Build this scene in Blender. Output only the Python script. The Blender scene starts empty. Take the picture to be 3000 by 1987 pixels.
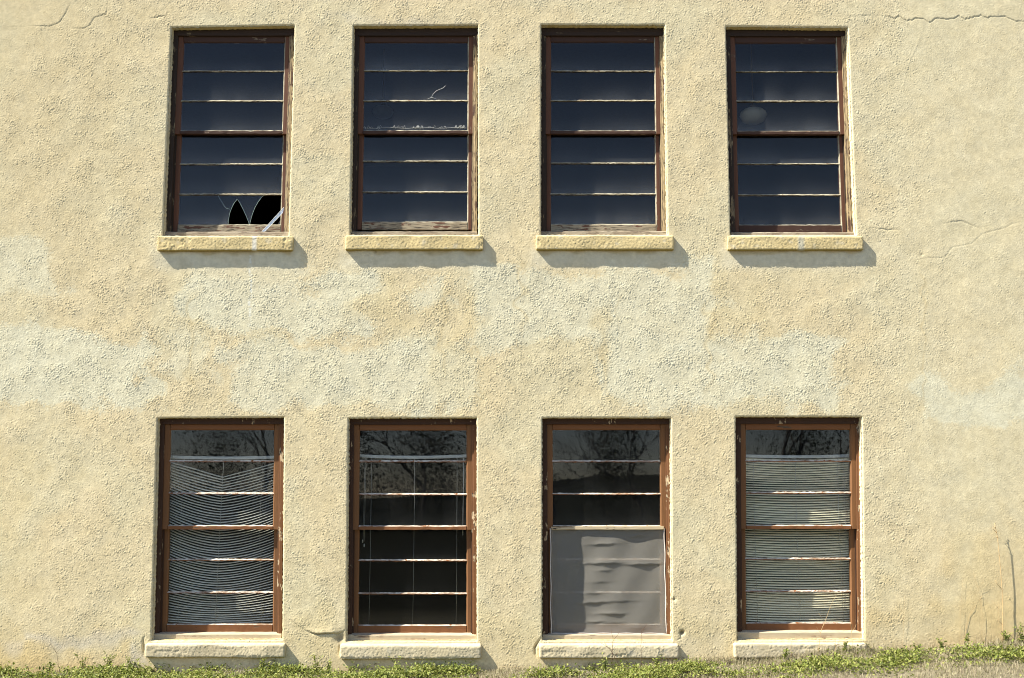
import bpy, math, random
import numpy as np
from mathutils import Vector

SC = bpy.context.scene
COL = SC.collection
R = math.radians

# ------------------------------------------------------------------ camera, sky, sun, exposure
F3 = 2569 / 2367 * 3000.0            # focal length in pixels of the 3000 px wide photograph
PITCH, DIST, EYE = R(8.1), 9.5, 1.45
cam_d = bpy.data.cameras.new('camera')
cam = bpy.data.objects.new('camera', cam_d)
COL.objects.link(cam)
cam.location = (0, -DIST, EYE)
cam.rotation_euler = (R(90) + PITCH, 0, 0)
cam_d.sensor_width = 36.0
cam_d.lens = 36.0 * F3 / 3000.0
cam_d.clip_start, cam_d.clip_end = 0.1, 2000
SC.camera = cam

SUN = Vector((3.3, 1.0, -3.9)).normalized()      # the way the sunlight travels
w = bpy.data.worlds.new("World")
SC.world = w
w.use_nodes = True
nt = w.node_tree
sky = nt.nodes.new('ShaderNodeTexSky')
sky.sky_type = 'NISHITA'
sky.sun_disc = False
sky.sun_elevation = math.asin(-SUN.z)
sky.sun_rotation = math.atan2(-SUN.x, -SUN.y)
sky.air_density, sky.dust_density, sky.ozone_density = 0.75, 0.1, 2.0
bg = nt.nodes['Background']
bg.inputs['Strength'].default_value = 0.11
hz = nt.nodes.new('ShaderNodeMix')            # warm tint multiplied onto the sky light, as a white balance
hz.data_type, hz.blend_type = 'RGBA', 'MULTIPLY'
hz.inputs[0].default_value = 1.0
hz.inputs[7].default_value = (1.10, 0.94, 0.85, 1)
nt.links.new(sky.outputs[0], hz.inputs[6])
nt.links.new(hz.outputs[2], bg.inputs['Color'])

sun_d = bpy.data.lights.new('sun', 'SUN')
sun = bpy.data.objects.new('sun', sun_d)
COL.objects.link(sun)
sun.location = (-20, -8, 25)
sun.rotation_euler = SUN.to_track_quat('-Z', 'Y').to_euler()
sun_d.energy = 5.0
sun_d.angle = R(0.5)
sun_d.color = (1.0, 0.955, 0.86)

SC.view_settings.view_transform = 'Standard'
SC.view_settings.look = 'None'
SC.view_settings.gamma = 1.0
SC.view_settings.exposure = 1.53
SC.cycles.max_bounces = 8
SC.cycles.filter_width = 1.0
SC.cycles.use_denoising = True
SC.cycles.adaptive_threshold = 0.006
SC.cycles.sample_clamp_indirect = 4.0
SC.cycles.transparent_max_bounces = 24

rng = np.random.default_rng(11)
random.seed(5)


# ------------------------------------------------------------------ helpers
def at(u, v, Y=0.0):
    """Where the sight line of photo pixel (u, v) meets the upright plane y = Y: (x, z)."""
    a, b = (u - 1500) / F3, -(v - 993.5) / F3
    t = (Y + DIST) / (math.cos(PITCH) - b * math.sin(PITCH))
    return a * t, EYE + (math.sin(PITCH) + b * math.cos(PITCH)) * t


def photo(x, y, z):
    """Inverse of at(): measured photo coordinates of world points (for laying out stains and cracks)."""
    dy, dz = y + DIST, z - EYE
    f = dy * math.cos(PITCH) + dz * math.sin(PITCH)
    up = -dy * math.sin(PITCH) + dz * math.cos(PITCH)
    return 1500 + F3 * x / f, 993.5 - F3 * up / f


def tag(o, label=None, cat=None, group=None, kind=None):
    if label: o['label'] = label
    if cat: o['category'] = cat
    if group: o['group'] = group
    if kind: o['kind'] = kind
    return o


def empty(name, loc=(0, 0, 0)):
    o = bpy.data.objects.new(name, None)
    o.location = loc
    o.empty_display_size = 0.1
    COL.objects.link(o)
    return o


def mesh_np(name, V, Fs, mats, parent=None, fm=None, smooth=True, tint=None, bevel=0):
    """One mesh object out of numpy vertices and faces (all faces quads, or a list of any faces)."""
    me = bpy.data.meshes.new(name)
    if isinstance(Fs, np.ndarray):
        n, k = Fs.shape
        me.vertices.add(len(V)); me.vertices.foreach_set('co', np.asarray(V, np.float32).ravel())
        me.loops.add(n * k); me.loops.foreach_set('vertex_index', Fs.astype(np.int32).ravel())
        me.polygons.add(n); me.polygons.foreach_set('loop_start', np.arange(0, n * k, k, dtype=np.int32))
        me.update(calc_edges=True)
        me.validate()
    else:
        me.from_pydata([tuple(map(float, p)) for p in V], [], [tuple(map(int, f)) for f in Fs])
        me.update()
    for m in (mats if isinstance(mats, (list, tuple)) else [mats]):
        me.materials.append(m)
    if fm is not None:
        me.polygons.foreach_set('material_index', np.asarray(fm, np.int32))
    me.polygons.foreach_set('use_smooth', np.full(len(me.polygons), smooth))
    if tint is not None:
        at_ = me.color_attributes.new('tint', 'FLOAT_COLOR', 'POINT')
        c = np.ones((len(V), 4), np.float32); c[:, :3] = tint
        at_.data.foreach_set('color', c.ravel())
    o = bpy.data.objects.new(name, me)
    COL.objects.link(o)
    if parent is not None:
        o.parent = parent
    if bevel:
        b = o.modifiers.new('bevel', 'BEVEL'); b.width = bevel; b.segments = 1; b.limit_method = 'ANGLE'; b.angle_limit = R(40)
    return o


class MB:
    def __init__(s): s.v, s.f, s.m = [], [], []

    def add(s, vs, fs, ms=0):
        b = len(s.v); s.v += [tuple(p) for p in vs]
        for i, f in enumerate(fs):
            s.f.append(tuple(b + k for k in f)); s.m.append(ms if isinstance(ms, int) else ms[i])

    def box(s, x0, x1, y0, y1, z0, z1, m=0):
        s.add([(x0, y0, z0), (x1, y0, z0), (x1, y1, z0), (x0, y1, z0), (x0, y0, z1), (x1, y0, z1), (x1, y1, z1), (x0, y1, z1)],
              [(3, 2, 1, 0), (4, 5, 6, 7), (0, 1, 5, 4), (1, 2, 6, 5), (2, 3, 7, 6), (3, 0, 4, 7)], m)

    def bar(s, A, B, prof, axis, n=1, jit=0.0, ms=0, seed=0):
        """A profile carried from A to B. axis 'x': profile is (y, z) offsets; axis 'z': (x, y) offsets. ms: material of each profile edge."""
        A, B = np.array(A, float), np.array(B, float)
        k = len(prof); rg = np.random.default_rng(seed); vs = []
        for i in range(n + 1):
            c = A + (B - A) * i / n
            for (p, q) in prof:
                j = rg.normal(0, jit, 2) if jit else (0, 0)
                vs.append(c + (np.array((0, p + j[0] * .5, q + j[1])) if axis == 'x' else np.array((p + j[0], q + j[1] * .5, 0))))
        fs, mm = [], []
        for i in range(n):
            for e in range(k):
                a, b = i * k + e, i * k + (e + 1) % k
                fs.append((a, b, b + k, a + k) if axis == 'x' else (a, b, b + k, a + k)); mm.append(ms if isinstance(ms, int) else ms[e])
        fs.append(tuple(range(k))[::-1]); fs.append(tuple(n * k + e for e in range(k))); mm += [mm[0], mm[0]]
        s.add(vs, fs, mm)

    def tube(s, pts, rads, sides=5, m=0):
        pts = [Vector(p) for p in pts]; vs, fs = [], []
        for i, p in enumerate(pts):
            d = (pts[min(i + 1, len(pts) - 1)] - pts[max(i - 1, 0)])
            d = d.normalized() if d.length > 1e-9 else Vector((0, 0, 1))
            a = d.cross(Vector((0.31, 0.87, 0.38))).normalized(); b = d.cross(a)
            r = rads[i] if hasattr(rads, '__len__') else rads
            for k in range(sides):
                t = 2 * math.pi * k / sides
                vs.append(p + (a * math.cos(t) + b * math.sin(t)) * r)
        for i in range(len(pts) - 1):
            for k in range(sides):
                q = (k + 1) % sides
                fs.append((i * sides + k, i * sides + q, (i + 1) * sides + q, (i + 1) * sides + k))
        fs.append(tuple(range(sides))[::-1]); fs.append(tuple((len(pts) - 1) * sides + k for k in range(sides)))
        s.add(vs, fs, m)

    def build(s, name, mats, parent=None, smooth=False, bevel=0):
        o = mesh_np(name, s.v, s.f, mats, parent, s.m, smooth, None, bevel)
        import bmesh
        bm = bmesh.new(); bm.from_mesh(o.data); bmesh.ops.recalc_face_normals(bm, faces=bm.faces); bm.to_mesh(o.data); bm.free()
        return o


# ------------------------------------------------------------------ materials
class Mat:
    """Tiny node builder."""
    def __init__(s, name):
        s.m = bpy.data.materials.new(name); s.m.use_nodes = True
        s.t = s.m.node_tree; s.t.nodes.clear()
        s.out = s.n('ShaderNodeOutputMaterial')

    def n(s, typ, **kw):
        nd = s.t.nodes.new(typ)
        for k, v in kw.items():
            if k.startswith('i_'):
                key = k[2:]; nd.inputs[int(key) if key.isdigit() else key].default_value = v
            else:
                setattr(nd, k, v)
        return nd

    def l(s, a, b): s.t.links.new(a, b)

    def coord(s, scale=(1, 1, 1), which='Object'):
        tc = s.n('ShaderNodeTexCoord'); mp = s.n('ShaderNodeMapping'); mp.inputs['Scale'].default_value = scale
        s.l(tc.outputs[which], mp.inputs['Vector']); return mp.outputs[0]

    def noise(s, vec, scale, detail=4, rough=0.55):
        nd = s.n('ShaderNodeTexNoise'); nd.inputs['Scale'].default_value = scale
        nd.inputs['Detail'].default_value = detail; nd.inputs['Roughness'].default_value = rough
        s.l(vec, nd.inputs['Vector']); return nd.outputs['Fac']

    def ramp(s, fac, stops):
        nd = s.n('ShaderNodeValToRGB'); e = nd.color_ramp.elements
        while len(e) < len(stops): e.new(0.5)
        for i, (p, c) in enumerate(stops):
            e[i].position = p; e[i].color = (*c, 1) if hasattr(c, '__len__') else (c, c, c, 1)
        s.l(fac, nd.inputs[0]); return nd.outputs[0]

    def mix(s, fac, a, b, mode='MIX'):
        nd = s.n('ShaderNodeMix', data_type='RGBA', blend_type=mode)
        for sock, v in ((nd.inputs[0], fac), (nd.inputs[6], a), (nd.inputs[7], b)):
            if hasattr(v, 'links') or hasattr(v, 'is_linked'): s.l(v, sock)
            else: sock.default_value = v if not hasattr(v, '__len__') else (*v, 1)
        return nd.outputs[2]

    def math(s, op, a, b=None, c=None, clamp=False):
        nd = s.n('ShaderNodeMath', operation=op, use_clamp=clamp)
        for i, v in enumerate((a, b, c)):
            if v is None: continue
            if hasattr(v, 'is_linked'): s.l(v, nd.inputs[i])
            else: nd.inputs[i].default_value = v
        return nd.outputs[0]

    def bump(s, h, dist, strength=1.0):
        nd = s.n('ShaderNodeBump'); nd.inputs['Distance'].default_value = dist; nd.inputs['Strength'].default_value = strength
        s.l(h, nd.inputs['Height']); return nd.outputs[0]

    def principled(s, col, rough=0.8, normal=None, spec=0.3):
        p = s.n('ShaderNodeBsdfPrincipled')
        if hasattr(col, 'is_linked'): s.l(col, p.inputs['Base Color'])
        else: p.inputs['Base Color'].default_value = (*col, 1)
        if hasattr(rough, 'is_linked'): s.l(rough, p.inputs['Roughness'])
        else: p.inputs['Roughness'].default_value = rough
        p.inputs['Specular IOR Level'].default_value = spec
        if normal is not None: s.l(normal, p.inputs['Normal'])
        s.l(p.outputs[0], s.out.inputs[0]); return p


def stucco_mat():
    M = Mat('stucco'); v = M.coord()
    a = M.n('ShaderNodeAttribute', attribute_name='tint').outputs['Color']
    f1 = M.noise(v, 260, 4, 0.6); f2 = M.noise(v, 38, 4); f3 = M.noise(v, 6, 5)
    c = M.mix(1.0, a, M.ramp(f2, [(0.25, 0.90), (0.75, 1.06)]), 'MULTIPLY')
    c = M.mix(1.0, c, M.ramp(f3, [(0.3, (0.97, 0.955, 0.92)), (0.7, (1.02, 1.03, 1.05))]), 'MULTIPLY')
    M.principled(c, 0.93, M.bump(f1, 0.0020, 0.9), 0.15)
    return M.m


def wood_mat(name, paint, bare, peel=0.55, grain=(40, 40, 3), dark=(0.03, 0.022, 0.015), spec=0.25):
    """Old painted wood: paint that has flaked off along the grain and shows bare wood with dark checks."""
    M = Mat(name); v = M.coord(); g = M.coord(grain)
    n1 = M.noise(v, 7, 5, 0.6); n2 = M.noise(g, 1.0, 5, 0.6); n3 = M.noise(g, 3.0, 3, 0.6)
    bar_ = M.mix(M.ramp(n3, [(0.38, 0.0), (0.5, 1.0)]), dark, bare)
    s = M.math('ADD', M.math('MULTIPLY', n1, 0.5), M.math('MULTIPLY', n2, 0.5))
    f = M.ramp(s, [(peel, 0.0), (peel + 0.015, 1.0)])
    pc = M.mix(M.noise(v, 3.5, 4), paint, tuple(c * 0.72 for c in paint))
    col = M.mix(f, pc, bar_)
    h = M.math('ADD', M.math('MULTIPLY', f, -0.5), M.math('MULTIPLY', n3, 0.6))
    M.principled(col, 0.72, M.bump(h, 0.003, 0.7), spec)
    return M.m


def putty_mat(name, a, b, c=(0.16, 0.10, 0.06)):
    M = Mat(name); v = M.coord((1, 1, 1))
    n1 = M.noise(v, 9, 5, 0.65); n2 = M.noise(v, 55, 3)
    col = M.mix(M.ramp(n1, [(0.35, 0.0), (0.6, 1.0)]), b, a)
    col = M.mix(M.ramp(M.noise(M.coord((1, 1, 1)), 14, 4, 0.7), [(0.60, 0.0), (0.63, 1.0)]), col, c)
    M.principled(col, 0.85, M.bump(n2, 0.004, 0.6), 0.2)
    return M.m


def glass_mat(name, dust=0.03, low=0.10, specks=0.0, dcol=(0.55, 0.55, 0.52)):
    """Clear old pane: reflects by Schlick's law on either face, with a film of dust that gathers along its lower edge."""
    M = Mat(name); v = M.coord()
    geo = M.n('ShaderNodeNewGeometry')
    wob = M.noise(v, 2.3, 2)
    nb = M.bump(wob, 0.004, 0.5)
    dt = M.n('ShaderNodeVectorMath', operation='DOT_PRODUCT')
    M.l(geo.outputs['Incoming'], dt.inputs[0]); M.l(geo.outputs['Normal'], dt.inputs[1])
    d = M.math('ABSOLUTE', dt.outputs['Value'])
    fr = M.math('MULTIPLY_ADD', M.math('POWER', M.math('SUBTRACT', 1.0, d, clamp=True), 5.0), 0.96, 0.019)
    tr = M.n('ShaderNodeBsdfTransparent'); tr.inputs[0].default_value = (0.95, 0.96, 0.95, 1)
    gl = M.n('ShaderNodeBsdfGlossy'); gl.inputs['Roughness'].default_value = 0.015; pass
    m1 = M.n('ShaderNodeMixShader'); M.l(fr, m1.inputs[0]); M.l(tr.outputs[0], m1.inputs[1]); M.l(gl.outputs[0], m1.inputs[2])
    tc = M.n('ShaderNodeTexCoord'); sp = M.n('ShaderNodeSeparateXYZ'); M.l(tc.outputs['Generated'], sp.inputs[0])
    edge = M.math('POWER', M.math('SUBTRACT', 1.0, sp.outputs[2], clamp=True), 3.5)
    blot = M.ramp(M.noise(M.coord((1.2, 1, 0.6)), 5, 6, 0.6), [(0.3, 0.45), (0.75, 1.4)])
    oi = M.n('ShaderNodeObjectInfo'); blot = M.math('MULTIPLY', blot, M.math('MULTIPLY_ADD', oi.outputs['Random'], 1.0, .5))
    du = M.math('MULTIPLY', M.math('MULTIPLY_ADD', edge, low, dust), blot)
    if specks:
        du = M.math('ADD', du, M.math('MULTIPLY', M.ramp(M.noise(v, 75, 2, 0.4), [(0.70, 0.0), (0.76, 1.0)]), specks))
    df = M.n('ShaderNodeBsdfDiffuse'); df.inputs[0].default_value = (*dcol, 1)
    m2 = M.n('ShaderNodeMixShader'); M.l(du, m2.inputs[0]); M.l(m1.outputs[0], m2.inputs[1]); M.l(df.outputs[0], m2.inputs[2])
    M.l(m2.outputs[0], M.out.inputs[0])
    return M.m


def plain(name, col, rough=0.7, var=0.2, scale=20, spec=0.3):
    M = Mat(name); n = M.noise(M.coord(), scale, 4)
    c = M.mix(n, tuple(x * (1 + var) for x in col), tuple(x * (1 - var) for x in col))
    M.principled(c, rough, M.bump(n, 0.002, 0.3), spec)
    return M.m


def leaf_mat(name, cols, trans=0.3):
    M = Mat(name); g = M.n('ShaderNodeNewGeometry')
    n = len(cols)
    c = M.ramp(g.outputs['Random Per Island'], [((i + 0.5) / n, k) for i, k in enumerate(cols)])
    p = M.principled(c, 0.6, None, 0.3)
    t = M.n('ShaderNodeBsdfTranslucent'); M.l(c, t.inputs[0])
    m = M.n('ShaderNodeMixShader'); m.inputs[0].default_value = trans
    M.l(p.outputs[0], m.inputs[1]); M.l(t.outputs[0], m.inputs[2]); M.l(m.outputs[0], M.out.inputs[0])
    return M.m


def screen_mat():
    M = Mat('insect_screen'); v = M.coord()
    n = M.noise(v, 3, 4)
    df = M.n('ShaderNodeBsdfDiffuse')
    b_ = M.n('ShaderNodeBump'); b_.inputs['Distance'].default_value = .0022; b_.inputs['Filter Width'].default_value = .05
    M.l(M.noise(v, 700, 1), b_.inputs['Height']); M.l(b_.outputs[0], df.inputs['Normal'])
    M.l(M.mix(n, (0.238, 0.222, 0.190), (0.288, 0.270, 0.232)), df.inputs[0])
    tr = M.n('ShaderNodeBsdfTransparent')
    m = M.n('ShaderNodeMixShader'); m.inputs[0].default_value = 0.60
    M.l(tr.outputs[0], m.inputs[1]); M.l(df.outputs[0], m.inputs[2]); M.l(m.outputs[0], M.out.inputs[0])
    return M.m


STUCCO = stucco_mat()
W_UP_CASE = wood_mat('shaded_weathered_casing', (0.033, 0.020, 0.012), (0.20, 0.15, 0.085), 0.57, (60, 60, 4))  # weathered brown, its paint darkened to stand in for recess shade
W_UP_HEAD = wood_mat('shaded_weathered_head', (0.036, 0.020, 0.012), (0.22, 0.17, 0.10), 0.62, (4, 60, 60))  # same darkened paint for the shaded head, grain running along it
W_UP_BARE_LIT = wood_mat('lit_bare_casing', (0.085, 0.045, 0.028), (0.30, 0.225, 0.12), 0.44, (70, 70, 4))  # right jamb: more bare wood, and paint lightened as if sunlit
W_UP_SASH = wood_mat('red_brown_sash', (0.060, 0.028, 0.017), (0.20, 0.15, 0.10), 0.60, (4, 40, 40))
W_UP_STILE = wood_mat('red_brown_stile', (0.125, 0.053, 0.028), (0.20, 0.15, 0.10), 0.62, (50, 50, 4))
W_UP_BARE = wood_mat('bare_grey_rail', (0.13, 0.06, 0.035), (0.30, 0.245, 0.16), 0.44, (3, 60, 60))
W_LO_CASE = wood_mat('shaded_brown_casing', (0.052, 0.023, 0.011), (0.34, 0.25, 0.15), 0.585, (30, 30, 6))  # brown paint darkened to deepen the shade on left jamb and head
W_LO_CHIP_LIT = wood_mat('lit_chipped_casing', (0.140, 0.060, 0.022), (0.42, 0.32, 0.20), 0.56, (26, 26, 7))  # right jamb: chipped paint, coloured brighter for the sun on it
W_LO_SASH = wood_mat('brown_sash', (0.195, 0.078, 0.027), (0.12, 0.075, 0.04), 0.62, (4, 40, 40))
W_LO_STILE = wood_mat('brown_stile', (0.178, 0.080, 0.029), (0.30, 0.2, 0.12), 0.68, (40, 40, 4))
W_MUNT = wood_mat('olive_muntin', (0.085, 0.06, 0.032), (0.24, 0.2, 0.12), 0.5, (4, 40, 40))
W_SILL_UP = wood_mat('grey_wood_sill', (0.36, 0.30, 0.215), (0.27, 0.215, 0.15), 0.5, (2.5, 50, 50), (0.12, 0.09, 0.06))
W_SILL_LO = wood_mat('cream_wood_sill', (0.47, 0.385, 0.255), (0.36, 0.27, 0.18), 0.58, (2.5, 40, 40), (0.12, 0.08, 0.05))
PUTTY_UP = putty_mat('old_putty', (0.33, 0.30, 0.215), (0.15, 0.125, 0.08))
PUTTY_LO = putty_mat('white_putty', (0.52, 0.48, 0.40), (0.20, 0.13, 0.08), (0.2, 0.085, 0.035))
GLASS_UP = glass_mat('dusty_glass', 0.004, 0.065, 0.0, (0.46, 0.47, 0.48))
GLASS_LO = glass_mat('old_glass', 0.004, 0.012, 0.05)
SLAT = plain('vinyl_slat', (0.90, 0.80, 0.56), 0.5, 0.06, 8)
SLAT_GREY = plain('grey_slat', (0.74, 0.70, 0.58), 0.4, 0.08, 8)
RAIL = plain('blind_headrail', (0.40, 0.40, 0.385), 0.45, 0.06)
CORD = plain('blind_cord', (0.40, 0.40, 0.36), 0.8, 0.05)
SCREEN = screen_mat()
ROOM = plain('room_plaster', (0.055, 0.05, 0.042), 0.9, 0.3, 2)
GLOBE = plain('opal_globe', (0.42, 0.41, 0.38), 0.3, 0.02)
SOIL = plain('soil', (0.17, 0.13, 0.085), 0.95, 0.35, 9)
GREEN = leaf_mat('weed_leaf', [(0.08, 0.10, 0.02), (0.16, 0.195, 0.034), (0.22, 0.255, 0.045), (0.30, 0.30, 0.09)], 0.35)
DRY = leaf_mat('dry_blade', [(0.20, 0.16, 0.095), (0.30, 0.25, 0.155), (0.38, 0.33, 0.215), (0.17, 0.17, 0.06)], 0.15)
STALK = plain('dry_stalk', (0.42, 0.29, 0.14), 0.8, 0.2)
TWIG = plain('brown_twig', (0.11, 0.06, 0.035), 0.85, 0.2)
BARK = plain('bark', (0.13, 0.115, 0.10), 0.9, 0.3)
DARKLEAF = leaf_mat('evergreen_leaf', [(0.02, 0.03, 0.01), (0.035, 0.05, 0.015), (0.05, 0.06, 0.02)], 0.1)

# ------------------------------------------------------------------ measured openings (photo pixels at the wall face)
OPEN = {
    'U1': ((502, 80), (862, 74), (477, 690), (844, 690)), 'U2': ((1036, 75), (1399.5, 73), (1026, 687), (1400.5, 687)),
    'U3': ((1586, 72), (1946, 73), (1585, 687), (1955, 687)), 'U4': ((2127, 77), (2483, 81), (2141, 688), (2508, 688)),
    'L1': ((461, 1225), (831, 1223), (444, 1876), (826, 1874)), 'L2': ((1021, 1226), (1396, 1225), (1015, 1879), (1396, 1877)),
    'L3': ((1589, 1225), (1965, 1225), (1589, 1876), (1968, 1876)), 'L4': ((2156, 1221.5), (2524, 1221.5), (2161, 1876), (2532, 1873))}
FRAME = {
    'U1': ((509.6, 88.3), (860.4, 87.3), (484.7, 692), (844, 690)), 'U2': ((1040.7, 85.8), (1398, 85.8), (1028.3, 689.4), (1396, 687)),
    'U3': ((1587.2, 84.8), (1944.5, 84.8), (1586, 691), (1953, 687)), 'U4': ((2127.2, 90.7), (2477.8, 90.7), (2142.6, 691), (2500, 689)),
    'L1': ((469, 1226.6), (830.4, 1225.6), (451, 1877), (823, 1873.7)), 'L2': ((1023.9, 1228.6), (1395.4, 1227.6), (1016.2, 1879.8), (1395.4, 1876)),
    'L3': ((1590, 1225.6), (1963, 1225.6), (1592, 1878.7), (1968, 1875)), 'L4': ((2157.3, 1223.6), (2521.4, 1223.6), (2161.4, 1876.5), (2530, 1873))}
# stucco sill: x0, x1, y of the front face's top and bottom edge
SILLS = {'U1': (461, 858, 692, 734), 'U2': (1012, 1414, 689.5, 731.5), 'U3': (1571, 1974, 689.5, 731.5), 'U4': (2132, 2529, 692, 732),
         'L1': (425, 835, 1887.5, 1928), 'L2': (996, 1410, 1891, 1932), 'L3': (1580, 1989, 1890, 1930), 'L4': (2151, 2540, 1886.5, 1930)}
UZ, LZ = lambda z: 40 + z * 780 / 1568, lambda z: 1190 + z * 797 / 1568
# photo heights: head bottom, glass top, muntin 1, muntin 2, rail top, rail bottom, muntin 3, muntin 4, bottom rail top, its bottom, wood sill top
ROWS = {
    'U1': [UZ(z) for z in (130, 170, 337, 513, 688, 708, 885, 1063, 1243, 1284, 1285)],
    'U2': [UZ(z) for z in (130, 170, 334, 512, 687, 707, 868, 1050, 1226, 1272, 1284)],
    'U3': [UZ(z) for z in (130, 168, 337, 511, 688, 708, 880, 1062, 1240, 1281, 1283)],
    'U4': [UZ(z) for z in (132, 174, 340, 515, 690, 711, 884, 1067, 1244, 1286, 1288)],
    'L1': [LZ(z) for z in (105, 138, 317, 503, 688, 711, 886, 1074, 1258, 1308, 1313)],
    'L2': [LZ(z) for z in (107, 140, 318, 508, 690, 713, 889, 1080, 1263, 1312, 1318)],
    'L3': [LZ(z) for z in (105, 138, 318, 506, 688, 712, 884, 1074, 1258, 1310, 1318)],
    'L4': [LZ(z) for z in (102, 136, 315, 499, 686, 708, 880, 1067, 1250, 1298, 1302)]}
WINS = list(OPEN)

# ------------------------------------------------------------------ the front wall: one relief mesh with eight openings
STEP = 0.0056


def spaced(keys, step_in, lo, hi):
    ks = [k for k in keys if lo < k < hi]
    out = []
    ks = [lo] + ks + [hi]
    idx = []
    for a, b in zip(ks[:-1], ks[1:]):
        n = max(1, int(round((b - a) / step_in)))
        idx.append(len(out)); out += list(a + (b - a) * np.arange(n) / n)
    idx.append(len(out)); out.append(hi)
    return np.array(out), idx


XC = [at(*OPEN[k][c])[0] for k in ('U1', 'U2', 'U3', 'U4') for c in (0, 1)]
corner = {k: [at(*p) for p in OPEN[k]] for k in WINS}
keysx = []
for i in range(4):
    for c in (0, 1):
        keysx.append(np.mean([corner['U%d' % (i + 1)][c][0], corner['U%d' % (i + 1)][c + 2][0], corner['L%d' % (i + 1)][c][0], corner['L%d' % (i + 1)][c + 2][0]]))
keysz = [np.mean([corner['L%d' % (i + 1)][c][1] for i in range(4) for c in (2, 3)]), np.mean([corner['L%d' % (i + 1)][c][1] for i in range(4) for c in (0, 1)]),
         np.mean([corner['U%d' % (i + 1)][c][1] for i in range(4) for c in (2, 3)]), np.mean([corner['U%d' % (i + 1)][c][1] for i in range(4) for c in (0, 1)])]
XLO, XHI, ZLO, ZHI = -4.85, 4.85, -0.30, 6.1
gx, ix = spaced(keysx, STEP, XLO, XHI)
gz, iz = spaced(keysz, STEP, ZLO, ZHI)
NX, NZ = len(gx), len(gz)


def lattice(comp):
    """Offsets of the 8 x 4 opening corners, carried over the whole grid."""
    D = np.zeros((6, 10))
    for i in range(4):
        for c in (0, 1):
            k = 2 * i + c
            for r, (nm, cc) in enumerate((('L', c + 2), ('L', c), ('U', c + 2), ('U', c))):
                base = keysx[k] if comp == 0 else keysz[r]
                D[r + 1, k + 1] = corner['%s%d' % (nm, i + 1)][cc][comp] - base
    if comp == 1:
        D[1:5, 0] = D[1:5, 1]; D[1:5, 9] = D[1:5, 8]
    kx = np.array([XLO] + keysx + [XHI]); kz = np.array([ZLO] + keysz + [ZHI])
    A = np.stack([np.interp(gx, kx, D[r]) for r in range(6)])
    out = np.empty((NZ, NX))
    for j in range(NX):
        out[:, j] = np.interp(gz, kz, A[:, j])
    return out


GX = np.broadcast_to(gx, (NZ, NX)) + lattice(0)
GZ = gz[:, None] + lattice(1)

fz = np.fft.fftfreq(NZ, STEP)[:, None]; fx = np.fft.rfftfreq(NX, STEP)[None, :]


def band(lam, sig=0.45, ang=None, stretch=1.0):
    """Random relief with wavelength lam (m), drawn out along direction ang."""
    a, b = fx, fz
    if ang is not None:
        a = fx * math.cos(ang) + fz * math.sin(ang); b = -fx * math.sin(ang) + fz * math.cos(ang)
        a = a * stretch
    f = np.sqrt(a * a + b * b) + 1e-9
    G = np.exp(-(np.log(f * lam)) ** 2 / (2 * sig * sig))
    n = np.fft.irfft2(np.fft.rfft2(rng.standard_normal((NZ, NX))) * G, s=(NZ, NX))
    return n / n.std()


def smooth(a, lo, hi):
    t = np.clip((a - lo) / (hi - lo), 0, 1); return t * t * (3 - 2 * t)


PU, PV = photo(GX, 0.0, GZ)                      # photo position of every wall vertex, used only to lay out stains, cracks and patches
low = band(0.9, 0.6); low2 = band(0.35, 0.5); low3 = band(1.6, 0.6)
wu, wv = PU + 45 * low + 22 * low2, PV + 40 * low3 + 20 * low2

# relief: thrown stucco worked with a trowel: lumps drawn out in changing directions
dirs = [band(0.021, 0.60, R(90), 1.8), band(0.020, 0.60, R(35), 1.9), band(0.020, 0.60, R(150), 1.8), band(0.024, 0.7)]
sel = [np.exp(1.5 * band(0.20, 0.5)) for _ in dirs]
tot = np.sqrt(sum(s * s for s in sel))
lump = sum(d * s for d, s in zip(dirs, sel)) / tot + 0.55 * band(0.045, 0.6)
lump = lump / lump.std()
ridge = 1 - np.abs(band(0.034, 0.5)) * 1.25           # short raised strokes left by the trowel
relief = 0.60 * np.tanh(1.3 * lump) + 0.22 * np.clip(ridge, -1, 1) + 0.62 * np.clip(band(0.0155, 0.5), -.7, 3) + 0.75 * np.maximum(band(0.021, 0.55) - 1.0, 0)
rough = 1.0 + 0.25 * low2 + 0.36 * band(0.10, 0.6)
# smoother, floated stucco right of the windows and in the upper left corner
sm = np.maximum(smooth(wu, 2560, 2800), smooth(-(wu + wv * 0.9), -420, -150))
sm = np.maximum(sm, 0.55 * smooth(-wu, -330, 0) * smooth(wv, 250, 700))
sm = np.maximum(sm, 0.6 * np.exp(-((PU - 2450) / 330) ** 2 - ((PV - 830) / 90) ** 2))
for (x0, x1, a, b) in SILLS.values():            # floated flat under each sill
    sm = np.maximum(sm, 0.8 * smooth(-np.abs(PU - (x0 + x1) / 2), -(x1 - x0) / 2 - 50, -(x1 - x0) / 2) * smooth(PV, b - 30, b - 5) * smooth(-PV, -b - 62, -b - 25))
amp = np.clip(rough, 0.35, 1.8) * (1.06 + .22 * smooth(wv, 720, 860) * smooth(-wv, -1330, -1150)) * (1 - 0.58 * sm)
H = 0.00082 * amp * relief + 0.0004 * low2 + 0.0009 * low
HC = H.copy()


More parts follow.
